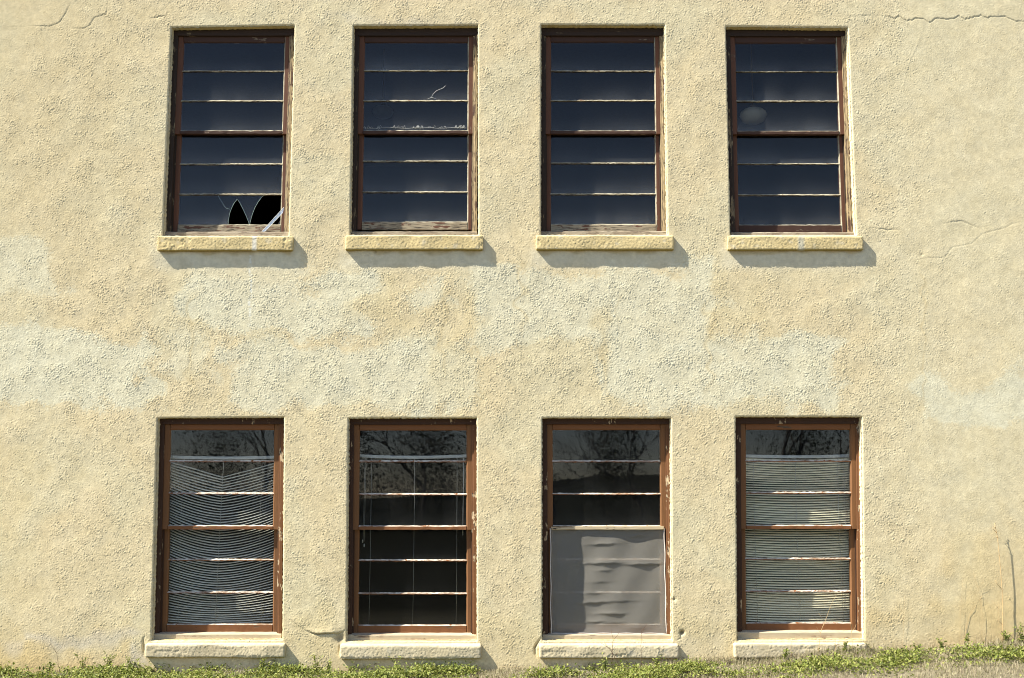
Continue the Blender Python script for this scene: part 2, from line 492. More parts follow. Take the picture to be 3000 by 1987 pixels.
def segdist(pts):
    """Distance (m) from every wall vertex to a polyline of photo points, and whether the vertex lies above the line."""
    P = [at(*p) for p in pts]
    x0, x1 = min(p[0] for p in P) - .3, max(p[0] for p in P) + .3
    z0, z1 = min(p[1] for p in P) - .3, max(p[1] for p in P) + .3
    m = (GX > x0) & (GX < x1) & (GZ > z0) & (GZ < z1)
    X, Z = GX[m], GZ[m]
    best = np.full(X.shape, 9.0); side = np.zeros(X.shape)
    for (ax, az), (bx, bz) in zip(P[:-1], P[1:]):
        dx, dz = bx - ax, bz - az; L2 = dx * dx + dz * dz
        t = np.clip(((X - ax) * dx + (Z - az) * dz) / L2, 0, 1)
        d = np.hypot(X - ax - t * dx, Z - az - t * dz)
        s = np.sign((Z - az) * dx - (X - ax) * dz)
        u = d < best
        best[u] = d[u]; side[u] = s[u]
    ends = np.minimum(np.hypot(X - P[0][0], Z - P[0][1]), np.hypot(X - P[-1][0], Z - P[-1][1]))
    return m, best, side, np.clip(ends / 0.12, 0, 1)


def z5(*p): return [(2400 + x * .2551, y * .2551) for x, y in p]
def z6(*p): return [(x * .2551, y * .2551) for x, y in p]
def z8(*p): return [(2400 + x * .3188, 500 + y * .3188) for x, y in p]
def zb(o, *p): return [(o + x * .2956, 1700 + y * .2956) for x, y in p]


def wiggle(pts, n=6, a=2.2):
    out = []
    for (x0, y0), (x1, y1) in zip(pts[:-1], pts[1:]):
        for k in range(n):
            t = k / n; out.append((x0 + (x1 - x0) * t + random.gauss(0, a * .4), y0 + (y1 - y0) * t + random.gauss(0, a)))
    return out + [pts[-1]]


crackdark = np.zeros((NZ, NX))
# (points, lip in m above the line, reach of the lip, depth of the crack, half width of the crack)
CRACKS = [
    (wiggle(z5((700, 185), (745, 205), (780, 185), (870, 210), (915, 185), (990, 235), (1060, 225), (1200, 215), (1270, 260), (1350, 205), (1420, 225), (1500, 215), (1600, 185), (1680, 220), (1720, 215), (1780, 190), (1860, 185), (1945, 210), (1970, 185), (2000, 205), (2060, 185), (2130, 190), (2230, 230), (2330, 250), (2420, 240)), 3, 1.4), .0024, .16, .0032, .005),
    (z6((300, 300), (420, 296), (560, 300), (640, 275), (685, 250), (740, 170), (800, 50), (815, 0)), .0022, .10, 0.001, .008),
    (z6((780, 330), (860, 325), (960, 325), (1030, 290), (1080, 200), (1220, 160), (1240, 20)), .0020, .10, 0.001, .008),
    (wiggle(z6((1700, 225), (1790, 205), (1850, 185), (1960, 195)), 3, 1), .0, .1, .005, .006),
    (z8((900, 820), (1000, 800), (1150, 800), (1220, 705), (1400, 670), (1500, 580), (1720, 520), (1780, 485), (1890, 470)), .0008, .06, .0010, .007),
    (wiggle(z8((450, 525), (580, 540), (770, 550)), 4, 1), .0008, .05, .003, .006),
    (z8((1130, 490), (1220, 470), (1310, 460), (1500, 540)), .002, .05, .002, .008),
    (z8((990, 870), (960, 1060), (950, 1100), (915, 1300), (910, 1460)), -.0006, .03, -.0006, .010),
    (z5((1190, 330), (1130, 520), (1050, 680), (1010, 800), (985, 930), (960, 1090)), -.0006, .04, -.0006, .010),
    (wiggle(zb(700, (640, 480), (720, 525), (780, 540), (900, 530), (940, 525), (970, 535), (1020, 515), (1062, 480)), 3, .7), .012, .07, .010, .007),
    (wiggle(zb(700, (940, 560), (980, 590), (1000, 640), (985, 760)), 3, .7), .0, .07, .010, .007),
    (wiggle(zb(0, (1432, 545), (1420, 600), (1424, 660), (1428, 760)), 3, .7), .0, .05, .022, .009),
    (wiggle(zb(1400, (642, 555), (590, 625), (565, 670), (572, 740), (592, 778)), 3, .7), .002, .05, .022, .008),
    (wiggle(zb(1400, (1995, 450), (2010, 500), (2015, 580), (1950, 600)), 3, .6), .0, .05, .007, .005),
    (wiggle(z8((1040, 85), (1050, 98)), 2, .3), .0, .05, .006, .006),
]
for pts, lip, reach, dep, hw in CRACKS:
    m, d, side, e = segdist(pts)
    H[m] += lip * np.exp(-d / reach) * np.where(side > 0, 1, 0) * e
    g = np.exp(-(d / hw) ** 2) * e
    H[m] -= dep * g
    if dep > 0.0045:
        crackdark[m] = np.maximum(crackdark[m], np.exp(-(d / (hw * .8)) ** 2) * e * min(1, dep / .012))
for (u, v, ru, dep) in ((700 + 1000 * .2956, 1700 + 575 * .2956, 15, .016), (1400 + 2025 * .2956, 1700 + 520 * .2956, 6, .03), (1400 + 1945 * .2956, 1700 + 190 * .2956, 5, .012),
                        (1100, 738, 5, .008), (2400 + 945 * .3188, 500 + 772 * .3188, 4, .004), (2400 + 970 * .3188, 500 + 1495 * .3188, 5, -.002)):
    g = np.exp(-((PU - u) / ru) ** 2 - ((PV - v) / ru) ** 2)
    H -= dep * g
    if dep > 0: crackdark = np.maximum(crackdark, g * min(1, dep / .016))

# rounded arrises round the openings
RAD = 0.014
Yedge = np.zeros((NZ, NX)); jx = np.zeros((NZ, NX)); jz = np.zeros((NZ, NX))
e1, e2 = band(0.05, 0.5), band(0.05, 0.5)
hole = np.zeros((NZ - 1, NX - 1), bool)
RING = {}
for i in range(4):
    for r, nm in ((0, 'L'), (2, 'U')):
        a, b = ix[2 * i + 1], ix[2 * i + 2]; c, d_ = iz[r + 1], iz[r + 2]
        hole[c:d_, a:b] = True
        RING['%s%d' % (nm, i + 1)] = (a, b, c, d_)
        dx = np.maximum(np.maximum(gx[a] - gx, gx - gx[b]), 0)[None, :]; dz = np.maximum(np.maximum(gz[c] - gz, gz - gz[d_]), 0)[:, None]
        dist = np.hypot(dx, dz); k = np.clip(RAD - dist, 0, RAD)
        Yedge = np.maximum(Yedge, RAD - np.sqrt(np.maximum(RAD ** 2 - k ** 2, 0)))
        fall = np.exp(-(dist / 0.02) ** 2)
        jx += 0.0012 * e1 * fall; jz += 0.0012 * e2 * fall
        H = H * (1 - .92 * np.exp(-(dist / 0.0095) ** 2))
GX = GX + jx; GZ = GZ + jz
GY = -H + Yedge

# colour of the limewash: cream, with bleached, ochre and cement-grey patches where repairs and damp changed it
tint = np.empty((NZ, NX, 3)); tint[:] = (0.575, 0.481, 0.294)


def blend(col, mask, k=1.0):
    mm = (np.clip(mask, 0, 1) * k)[..., None]
    tint[:] = tint * (1 - mm) + np.array(col) * mm


fr1, fr2 = band(0.045, 0.6), band(0.045, 0.6)


def patch(u0, u1, v0, v1, soft=45, warp=1.0, fray=0.0):
    a, b = PU + warp * (wu - PU) + fray * fr1, PV + warp * (wv - PV) + fray * fr2
    return smooth(a, u0 - soft, u0 + soft) * smooth(-a, -u1 - soft, -u1 + soft) * smooth(b, v0 - soft, v0 + soft) * smooth(-b, -v1 - soft, -v1 + soft)


K = 3000 / 2367
blend((0.562, 0.49, 0.31), smooth(low3, -0.4, 1.2), .8)
blend((0.52, 0.433, 0.255), patch(-400, 330 * K, -300, 560 * K, 160), .55)
blend((0.578, 0.505, 0.325), patch(1990 * K, 3600, -200, 1200 * K, 90), .7)
PALE = (0.588, 0.548, 0.388)
for (q, kk) in (((410, 860, 645, 770), .8), ((1100, 1660, 615, 800), .75), ((-300, 350, 765, 935), .85), ((540, 1100, 800, 940), .75), ((1390, 1935, 775, 940), .8),
                ((2140, 2800, 868, 985), .85), ((-300, 120, 560, 690), .6), ((420, 700, 600, 650), .5), ((380, 500, 800, 870), .5), ((950, 1050, 640, 690), .7)):
    blend(PALE, patch(*[t * K for t in q], soft=16, warp=.45, fray=7), min(1, kk * 1.05))
YEL = (0.565, 0.462, 0.25)
for (q, kk) in (((870, 960, 640, 760), .35), ((1660, 1780, 640, 780), .3), ((1000, 1110, 690, 960), .3), ((640, 800, 1440, 1700), .45), ((1090, 1260, 1430, 1700), .45),
                ((1560, 1720, 1380, 1700), .4), ((-300, 60, 1000, 1400), .3)):
    blend(YEL, patch(*[t * K for t in q], soft=50), kk)
OCHRE = (0.582, 0.432, 0.198)
for (q, kk) in (((-300, 345, 1503, 1700), .85), ((2010, 2460, 1400, 1700), .5), ((2260, 2460, 1240, 1700), .35), ((1660, 1730, 1440, 1700), .4)):
    blend(OCHRE, patch(*[t * K for t in q], soft=95), kk)
GREY = (0.485, 0.445, 0.375)
for (q, kk) in (((60, 335, 1466, 1488), .75), ((0, 62, 1490, 1525), .6), ((318, 336, 1505, 1550), .9), ((930, 1060, 38, 55), .6), ((770, 900, 40, 60), .3)):
    blend(GREY, patch(*[t * K for t in q], soft=16, warp=.35), kk * .6)
# a pale strip with a dark upper edge below each upper sill, one long white drip, and dirty runs
for k in ('U1', 'U2', 'U3', 'U4'):
    x0, x1, a, b = SILLS[k]
    blend((0.565, 0.525, 0.39), smooth(-np.abs(PU - (x0 + x1) / 2), -(x1 - x0) / 2 - 40, -(x1 - x0) / 2 + 10) * smooth(PV, b - 40, b) * smooth(-PV, -b - 75, -b - 30), .6)
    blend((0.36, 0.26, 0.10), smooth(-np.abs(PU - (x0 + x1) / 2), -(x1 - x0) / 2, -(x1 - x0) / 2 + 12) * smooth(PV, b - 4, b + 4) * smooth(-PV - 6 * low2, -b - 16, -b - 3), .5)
blend((0.66, 0.66, 0.58), np.exp(-((PU - 735 - 2.5 * low2) / 3.5) ** 2) * smooth(PV, 735, 760) * smooth(-PV, -985, -900) * smooth(e1, -.6, .6), .8)
for (u, v0, v1, ww) in ((1812, 870, 960, 3), (1765, 900, 1150, 16), (1530, 760, 980, 8), (1300, 840, 1100, 10), (560, 860, 1150, 9), (2080, 880, 1140, 9), (2708, 800, 1200, 4)):
    blend((0.50, 0.40, 0.215), np.exp(-((PU - u - 10 * low2) / ww) ** 2) * smooth(PV, v0 - 30, v0 + 30) * smooth(-PV, -v1 - 60, -v1 + 60), .45)
gzw = np.interp(GX, [at(u, v)[0] for u, v in ((0, 1972), (1400, 1968), (2000, 1950), (2400, 1922), (3000, 1885))], [at(u, v)[1] for u, v in ((0, 1972), (1400, 1968), (2000, 1950), (2400, 1922), (3000, 1885))])
blend((0.40, 0.30, 0.16), np.exp(-np.maximum(GZ - gzw, 0) / .09) * smooth(fr1 + .5 * low2 + .5 * fr2, -.5, 1.3), .7)   # soil splashed up by rain
fac = (1 + 0.035 * band(0.12, 0.6))[..., None]
tint *= fac
blend((0.12, 0.09, 0.055), crackdark, .65)

V = np.stack([GX, GY, GZ], -1).reshape(-1, 3)
T = tint.reshape(-1, 3)
idx = np.arange(NZ * NX).reshape(NZ, NX)
Q = np.stack([idx[:-1, :-1], idx[:-1, 1:], idx[1:, 1:], idx[1:, :-1]], -1)[~hole]
VV, TT, QQ = [V], [T], [Q.reshape(-1, 4)]
nb = len(V)
for k, (a, b, c, d_) in RING.items():
    loop = np.concatenate([idx[c, a:b], idx[c:d_, b], idx[d_, b:a:-1], idx[d_:c:-1, a]])
    base = V[loop].copy(); n = len(loop)
    cx, cz = base[:, 0].mean(), base[:, 2].mean()
    prev = loop
    ysteps = (0.022, 0.032, 0.045, 0.06, 0.075, 0.095, 0.125)
    par = np.cumsum(np.r_[0, np.hypot(np.diff(base[:, 0]), np.diff(base[:, 2]))])
    for s, yy in enumerate(ysteps):
        p = base.copy()
        wob = sum(np.sin(par * f_ + ph) for f_, ph in zip((37, 90, 210, 400), rng.uniform(0, 6.3, 4))) * .0008
        sgx = np.where(np.abs(base[:, 0] - cx) > .5, np.sign(base[:, 0] - cx), 0)
        p[:, 0] += sgx * wob; p[:, 2] += wob * .6
        p[:, 1] = yy
        ids = nb + np.arange(n); nb += n
        VV.append(p)
        ochre = np.tile(np.array((0.52, 0.42, 0.21)), (n, 1))  # soffit: warm bounce light painted in as ochre
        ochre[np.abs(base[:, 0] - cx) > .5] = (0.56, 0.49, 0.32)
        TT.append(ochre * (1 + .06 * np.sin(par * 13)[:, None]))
        QQ.append(np.stack([prev, ids, np.roll(ids, -1), np.roll(prev, -1)], -1))
        prev = ids
# plain continuation of the wall beyond what the photo shows, joined at the same plane
VV, TT, QQ = list(VV), list(TT), list(QQ)
for (x0, x1, z0, z1) in ((-8, XLO, -.3, 7.0), (XHI, 8, -.3, 7.0), (XLO, XHI, ZHI, 7.0)):
    VV.append(np.array([(x0, 0, z0), (x1, 0, z0), (x1, 0, z1), (x0, 0, z1)])); TT.append(np.tile((0.575, 0.481, 0.294), (4, 1)))
    QQ.append(np.array([[nb, nb + 1, nb + 2, nb + 3]])); nb += 4
building = tag(empty('stucco_building', (0, 0, 0)), 'old two-storey cream stucco building with two rows of four brown sash windows', 'building')
mesh_np('wall', np.concatenate(VV), np.concatenate(QQ), STUCCO, building, None, True, np.concatenate(TT))

# the rest of the house: side and back walls, roof, storey floors
mb = MB()
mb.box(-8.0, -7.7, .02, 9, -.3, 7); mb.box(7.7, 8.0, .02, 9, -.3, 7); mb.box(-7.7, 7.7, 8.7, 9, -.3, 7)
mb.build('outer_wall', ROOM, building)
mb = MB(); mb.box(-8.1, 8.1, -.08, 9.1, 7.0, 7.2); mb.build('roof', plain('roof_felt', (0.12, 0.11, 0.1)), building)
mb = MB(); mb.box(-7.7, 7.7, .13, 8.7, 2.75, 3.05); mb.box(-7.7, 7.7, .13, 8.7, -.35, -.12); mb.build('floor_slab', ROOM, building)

# small relief library for the cast sills
HREL = relief
low2s, low3s = band(0.10, 0.5), band(0.03, 0.5)


def round_block(name, x0, x1, y0, y1, z0, z1, parent, col, amp_=0.0016, rad=0.016, back_rise=0.02, seed=0, smooth_spots=(), stains=()):
    """A stucco-coated block with rounded, uneven arrises; its top slopes up towards the back."""
    st = 0.0072
    nx, ny, nz = [max(3, int(round(t / st))) for t in (x1 - x0, y1 - y0, z1 - z0)]
    ax, ay, az = np.linspace(0, 1, nx + 1), np.linspace(0, 1, ny + 1), np.linspace(0, 1, nz + 1)
    P, Fc, off = [], [], 0

    def face(A, B, fn, flip):
        nonlocal off
        m, n = len(A), len(B)
        g = np.stack(np.meshgrid(A, B, indexing='ij'), -1).reshape(-1, 2)
        P.append(fn(g)); ii = np.arange(m * n).reshape(m, n) + off; off += m * n
        q = np.stack([ii[:-1, :-1], ii[1:, :-1], ii[1:, 1:], ii[:-1, 1:]], -1).reshape(-1, 4)
        Fc.append(q[:, ::-1] if flip else q)
    o1 = lambda g, v: np.full(len(g), v)
    face(ax, az, lambda g: np.stack([g[:, 0], o1(g, 0.), g[:, 1]], -1), False)
    face(ax, ay, lambda g: np.stack([g[:, 0], g[:, 1], o1(g, 1.)], -1), False)
    face(ax, ay, lambda g: np.stack([g[:, 0], g[:, 1], o1(g, 0.)], -1), True)
    face(ay, az, lambda g: np.stack([o1(g, 0.), g[:, 0], g[:, 1]], -1), True)
    face(ay, az, lambda g: np.stack([o1(g, 1.), g[:, 0], g[:, 1]], -1), False)
    p = np.concatenate(P)
    ext = np.array((x1 - x0, y1 - y0, z1 - z0))
    w_ = p * ext
    inner = np.clip(w_, rad, ext - rad)
    inner[:, 1] = np.clip(w_[:, 1], rad, 9)
    d = w_ - inner; L = np.linalg.norm(d, axis=1, keepdims=True)
    nrm = np.where(L > 1e-6, d / np.maximum(L, 1e-6), 0)
    w_ = inner + nrm * rad
    jj = (np.round(w_[:, 0] / st).astype(int) + 137 * seed) % NX
    kk = (np.round((w_[:, 2] + w_[:, 1]) / st).astype(int) + 211 * seed) % NZ
    h = amp_ * HREL[kk, jj] + 0.0025 * low2[kk, jj] * .6
    h = h * (1 - .85 * np.clip(nrm[:, 2] * 1.6, 0, 1))
    h4 = low2s[kk, jj] + low3s[kk, jj] * .6
    for (s0, s1, t0, t1) in smooth_spots:
        fx_, fz_ = p[:, 0], p[:, 2]
        msk = (fx_ > s0) & (fx_ < s1) & (fz_ > t0) & (fz_ < t1)
        h = np.where(msk & (h4 > -.3), h * .2 - .0022, h)
    w_ = w_ + nrm * h[:, None]
    w_[:, 2] += back_rise * np.clip(w_[:, 1] / ext[1], 0, 1) * np.clip(w_[:, 2] / ext[2], 0, 1)
    w_ += np.array((x0, y0, z0))
    c = np.tile(np.array(col, float), (len(p), 1)) * (1 + .05 * low2[kk, jj] + .05 * low3s[kk, jj])[:, None]
    wear = smooth(low2s[kk, jj], 1.2, 2.2)[:, None] * .35
    c = c * (1 - wear) + np.array((.50, .46, .36)) * wear
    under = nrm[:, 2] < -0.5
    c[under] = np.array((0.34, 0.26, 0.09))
    for (s0, s1, cc) in stains:
        msk = np.exp(-((p[:, 0] - (s0 + s1) / 2) / ((s1 - s0) / 2)) ** 4)[:, None] * .85
        c = c * (1 - msk) + np.array(cc) * msk
    return mesh_np(name, w_, np.concatenate(Fc), STUCCO, parent, None, True, c)


# ------------------------------------------------------------------ windows
WLABEL = {
    'U1': 'upper window with a jagged broken lower pane', 'U2': 'upper window with a raised bare lower rail and cobwebs', 'U3': 'upper window between the cobwebbed window and the globe-lamp window',
    'U4': 'upper window with a round globe lamp behind it', 'L1': 'lower window with a sagging blind', 'L2': 'lower window with bare blind cords', 'L3': 'lower window with a grey insect screen over its lower half',
    'L4': 'lower window with closed blinds'}
LAY = {}
CASE, STILE = 0.042, 0.048
YC, YU, YL = 0.075, 0.097, 0.137          # faces of casing, upper sash and lower sash


def make_window(k):
    up = k[0] == 'U'
    seed = 100 + WINS.index(k) * 17
    c = [at(*p, YC) for p in FRAME[k]]
    zt, zb_ = (c[0][1] + c[1][1]) / 2 + .012, (c[2][1] + c[3][1]) / 2

    def xl(z): return c[0][0] + (c[2][0] - c[0][0]) * (z - c[0][1]) / (c[2][1] - c[0][1]) - .004

    def xr(z): return c[1][0] + (c[3][0] - c[1][0]) * (z - c[1][1]) / (c[3][1] - c[1][1]) + .004
    um = (FRAME[k][0][0] + FRAME[k][1][0]) / 2
    r = ROWS[k]
    Z = lambda v, Y: at(um, v, Y)[1]
    z_head = Z(r[0], YC); z_gt = Z(r[1], YU); z_m1 = Z(r[2], YU); z_m2 = Z(r[3], YU)
    z_rt, z_rb = Z(r[4], YU), Z(r[5], YU)
    z_m3, z_m4, z_bt, z_bb, z_ws = Z(r[6], YL), Z(r[7], YL), Z(r[8], YL), Z(r[9], YL), Z(r[10], .066)
    if z_bb < z_ws + .002 and k != 'U2': z_bb = z_ws - .004
    LAY[k] = dict(xl=xl, xr=xr, zgt=z_gt, zm=(z_m1, z_m2, z_m3, z_m4), zrt=z_rt, zrb=z_rb, zbt=z_bt, zws=z_ws, head=z_head, um=um)
    mc, msh, mst, mpu = (W_UP_CASE, W_UP_SASH, W_UP_STILE, PUTTY_UP) if up else (W_LO_CASE, W_LO_SASH, W_LO_STILE, PUTTY_LO)
    m_bot = W_UP_BARE if k in ('U1', 'U2', 'U3') else msh
    # casing (the window's own mesh): jambs with a moulded inner edge, head, and the tracks the sashes slide in
    mb = MB()
    for sgn, xf in ((1, xl), (-1, xr)):
        A, B = (xf(z_ws), 0, z_ws - .01), (xf(zt), 0, zt)
        w0 = CASE
        pr = [(0, YC), (sgn * w0 * .58, YC), (sgn * w0 * .62, YC + .007), (sgn * w0, YC + .009), (sgn * w0, YL - .006), (sgn * w0 * 1.0, .20), (0, .20)]
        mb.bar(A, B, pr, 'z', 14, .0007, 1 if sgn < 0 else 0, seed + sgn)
        # parting bead beside the lower sash
        mb.bar((xf(z_ws) + sgn * w0, 0, z_ws), (xf(z_rb) + sgn * w0, 0, z_rb), [(-.002 * sgn, YL - .016), (sgn * .010, YL - .016), (sgn * .010, YL - .004), (-.002 * sgn, YL - .004)], 'z', 1, 0, 0)
    mb.bar((xl(zt) - .002, 0, 0), (xr(zt) + .002, 0, 0), [(YC - .0015, z_head), (YC - .0015, z_head + (zt - z_head) * .45), (YC - .004, z_head + (zt - z_head) * .5), (YC - .004, zt + .01), (.20, zt + .01), (.20, z_head)], 'x', 10, .0006, 2 if up else 0, seed + 5)
    win = mb.build('window', [mc, W_UP_BARE_LIT if up else W_LO_CHIP_LIT, W_UP_HEAD], building, False, .0015)
    win['label'] = WLABEL[k]

    # sashes
    def stile_pair(mb, z0, z1, y, inner):
        for sgn, xf in ((1, xl), (-1, xr)):
            a, b = sgn * (CASE - .003), sgn * (CASE + STILE)
            q = sgn * (CASE + STILE - .010)
            mb.bar((xf(z0), 0, z0), (xf(z1), 0, z1), [(a, y), (q, y), (b, y + .011), (b, y + .036), (a, y + .036)], 'z', 12, .0005, [0, 2 if (sgn < 0 and up) else 0, 0, 0, 0], seed + sgn + 31)
    mb = MB()
    stile_pair(mb, z_rb, z_head + .02, YU, 0)
    xi = lambda z: (xl(z) + CASE + STILE - .001, xr(z) - CASE - STILE + .001)
    a, b = xi(z_gt)
    mb.bar((a, 0, 0), (b, 0, 0), [(YU + .001, z_gt + .006), (YU + .001, z_head + .02), (YU + .035, z_head + .02), (YU + .035, z_gt), (YU + .011, z_gt)], 'x', 8, .0004, 1, seed + 40)
    a, b = xl(z_rt) + CASE + .004, xr(z_rt) - CASE - .004
    a2, b2 = xi(z_rt)
    mb.bar((a2, 0, 0), (b2, 0, 0), [(YU - .0015, z_rb), (YU - .0015, z_rt - .006), (YU + .011, z_rt + .002), (YU + .034, z_rt + .002), (YU + .034, z_rb)], 'x', 26, .0012, [1, 2, 1, 1, 1], seed + 41)
    mb.build('sash', [mst, msh, mpu], win, False, .001)
    mb = MB()
    stile_pair(mb, z_bb, z_rt, YL, 0)
    a, b = xi(z_bt)
    mb.bar((a, 0, 0), (b, 0, 0), [(YL + .001, z_bb), (YL + .001, z_bt - .005), (YL + .011, z_bt + .004), (YL + .035, z_bt + .004), (YL + .035, z_bb)], 'x', 26, .0010, [3, 2, 3, 3, 3], seed + 42)
    a, b = xi(z_rt)
    mb.bar((a, 0, 0), (b, 0, 0), [(YL + .002, z_rb + .006), (YL + .002, z_rt), (YL + .034, z_rt), (YL + .034, z_rb + .006)], 'x', 1, 0, 1)
    mb.build('sash', [mst, msh, mpu, m_bot], win, False, .001)
    # glazing bars, each with its bead of putty
    for n_, (zm, y) in enumerate(((z_m1, YU), (z_m2, YU), (z_m3, YL), (z_m4, YL))):
        a, b = xi(zm); mb = MB(); h = .0078 if up else .0082
        if k == 'U4' and n_ in (0, 2): h = .006
        mb.bar((a - .004, 0, zm), (b + .004, 0, zm), [(y + .003, -h), (y + .003, -h * .25), (y + .011, h), (y + .026, h), (y + .026, -h)], 'x', 60, .0013, [0, 1, 0, 0, 0], seed + 50 + n_)
        mb.build('muntin', [W_MUNT if up else msh, mpu], win, False, 0)
    # panes
    gm = GLASS_UP if up else GLASS_LO
    for n_, (z0, z1, y) in enumerate(((z_m1, z_gt + .006, YU), (z_m2, z_m1, YU), (z_rt - .004, z_m2, YU), (z_m3, z_rt, YL), (z_m4, z_m3, YL), (z_bt - .002, z_m4, YL))):
        a, b = xi((z0 + z1) / 2); a -= .006; b += .006; y0, y1 = y + .0125, y + .0165
        mb = MB()
        if k == 'U1' and n_ == 5:
            # the broken pane: its left part still whole up to two curved fangs, the right third gone
            X = lambda zx: at(420 + zx * .4976, 700, y0)[0]
            Zz = lambda zy: at(680, UZ(zy), y0)[1]
            arc1 = [(497, 1243), (497, 1220), (502, 1180), (512, 1148), (526, 1118), (545, 1092)]
            arc2 = [(562, 1118), (580, 1150), (600, 1190), (615, 1225), (621, 1243)]
            arc3 = [(623, 1243), (628, 1220), (636, 1185), (650, 1145), (668, 1110), (690, 1080), (706, 1066)]
            topz, botz = Zz(1064), Zz(1244)
            poly1 = [(a, z0), (X(497), z0)] + [(X(p), Zz(q)) for p, q in arc1[1:]] + [(X(545), z1), (a, z1)]
            poly2 = [(X(545), z1), (X(545), Zz(1092))] + [(X(p), Zz(q)) for p, q in arc2] + [(X(622), z0)] + [(X(p), Zz(q)) for p, q in arc3] + [(X(707), z1)]
            poly3 = [(X(790), z0), (X(795), Zz(1228)), (X(806), Zz(1212)), (b, Zz(1205)), (b, z0)]
            for poly in (poly1, poly2, poly3):
                m_ = len(poly)
                vs = [(p, y0, q) for p, q in poly] + [(p, y1, q) for p, q in poly]
                fs = [tuple(range(m_)), tuple(range(2 * m_ - 1, m_ - 1, -1))] + [(i, (i + 1) % m_, (i + 1) % m_ + m_, i + m_) for i in range(m_)]
                mb.add(vs, fs, [0, 0] + [1] * m_)
            for arc in ([(X(497), z0)] + [(X(p), Zz(q)) for p, q in arc1[1:]], [(X(545), Zz(1092))] + [(X(p), Zz(q)) for p, q in arc2], [(X(p), Zz(q)) for p, q in arc3]):
                mb.tube([(p, y0 - .0006, q) for p, q in arc], .0011, 4, 1)
            mb.tube([(X(p), y0 - .0004, Zz(q)) for p, q in ((428, 1066), (440, 1090), (456, 1112), (468, 1132), (480, 1146), (504, 1153))], .0008, 4, 1)
            o = mb.build('pane', [gm, plain('glass_edge', (0.42, 0.55, 0.50), 0.2)], win)
            o['label'] = 'broken pane with two curved fangs of glass left'
        else:
            mb.box(a, b, y0, y1, z0, z1)
            mb.build('pane', gm, win)
    # wooden sill board under the sashes
    mb = MB()
    a, b = xl(z_ws) - .002, xr(z_ws) + .002
    z_lo = zb_ - .004 if up else zb_ - .001
    mb.bar((a, 0, 0), (b, 0, 0), [(.060, z_lo - .012), (.060, z_ws - (.006 if up else .004)), (.066, z_ws), (.19, z_ws + .014), (.19, z_lo - .012)], 'x', 30, .0007, 0, seed + 60)
    mb.build('sill_board', W_SILL_UP if up else W_SILL_LO, win, False, .0015)
    # stucco sill
    s = SILLS[k]; yf = -.040 if up else -.044
    xm = (s[0] + s[1]) / 2
    x0, x1 = at(s[0], s[2], yf)[0], at(s[1], s[2], yf)[0]
    ztp, zbt = at(xm, s[2], yf)[1], at(xm, s[3], yf)[1]
    if up:
        st = ((0.70, 0.735, (0.60, 0.58, 0.50)),) if k == 'U1' else (((0.515, 0.565, (0.40, 0.38, 0.29)),) if k == 'U4' else ())
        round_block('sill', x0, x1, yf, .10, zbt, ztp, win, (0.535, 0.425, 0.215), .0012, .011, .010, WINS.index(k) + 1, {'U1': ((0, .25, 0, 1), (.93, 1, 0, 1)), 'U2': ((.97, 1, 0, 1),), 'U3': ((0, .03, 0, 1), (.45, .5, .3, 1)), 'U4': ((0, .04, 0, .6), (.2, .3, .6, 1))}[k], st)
    else:
        back = at(xm, LZ(1352), .058)[1]
        sp = {'L1': ((0.0, .30, 0, .6), (.45, .62, .0, .7), (.0, 1, 0, .14), (0, 1, .9, 1)), 'L2': ((.35, .52, 0, .4), (0, 1, 0, .14), (0, 1, .88, 1)), 'L3': ((.3, .62, .1, .35), (.02, .2, .25, .6), (0, 1, .85, 1)), 'L4': ((.1, .3, .6, 1), (.5, .8, .6, 1))}[k]
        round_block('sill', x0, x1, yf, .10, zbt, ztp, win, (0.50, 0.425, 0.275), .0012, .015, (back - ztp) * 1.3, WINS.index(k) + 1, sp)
    return win


WIN = {k: make_window(k) for k in WINS}

# insect screen on the lower half of one lower window: sagging wire cloth on battens
L = LAY['L3']
ys = 0.108
zz0, zz1 = at(1779, LZ(1312), ys)[1], at(1779, LZ(704), ys)[1]
X3 = lambda zx: at(1520 + zx * .5083, 1600, ys)[0]
Z3 = lambda zy: at(1779, LZ(zy), ys)[1]
xa, xb = X3(184), X3(838)
nx, nz = 150, 150
sx = np.linspace(xa, xb, nx); sz = np.linspace(zz0, zz1, nz)
SX, SZ = np.meshgrid(sx, sz)
SY = np.full(SX.shape, ys)
for (cx, cy, wd, a_, sg) in ((485, 792, 70, .012, .022), (690, 745, 48, .012, .020), (485, 902, 110, .014, .030), (720, 908, 110, .015, .032), (490, 944, 42, .006, .014), (470, 1010, 60, .005, .05), (435, 1130, 70, .012, .022),
                             (500, 1192, 60, .010, .016), (565, 1196, 42, .009, .016), (435, 1240, 52, .010, .016), (545, 1245, 60, .005, .016), (560, 1120, 120, .006, .05), (430, 1075, 60, .006, .02)):
    dx = (SX - X3(cx)) / (wd * .50 / 330); dz = SZ - (Z3(cy) + .002 * np.sin(SX * 60) + .004 * dx)
    prof = np.where(dz > 0, np.exp(-dz / sg / 1.3), np.exp(-(dz / .015) ** 2))
    SY -= .75 * a_ * np.exp(-dx ** 2) * prof
SY += .006 * np.sin(SX * 9 + SZ * 4) + .0025 * np.sin(SX * 21 - SZ * 13)
ed = np.minimum(np.minimum(SX - xa, xb - SX), np.minimum(SZ - zz0, zz1 - SZ)); kk = np.clip(ed / .05, 0, 1)
SY = ys + (SY - ys) * kk
ii = np.arange(nx * nz).reshape(nz, nx)
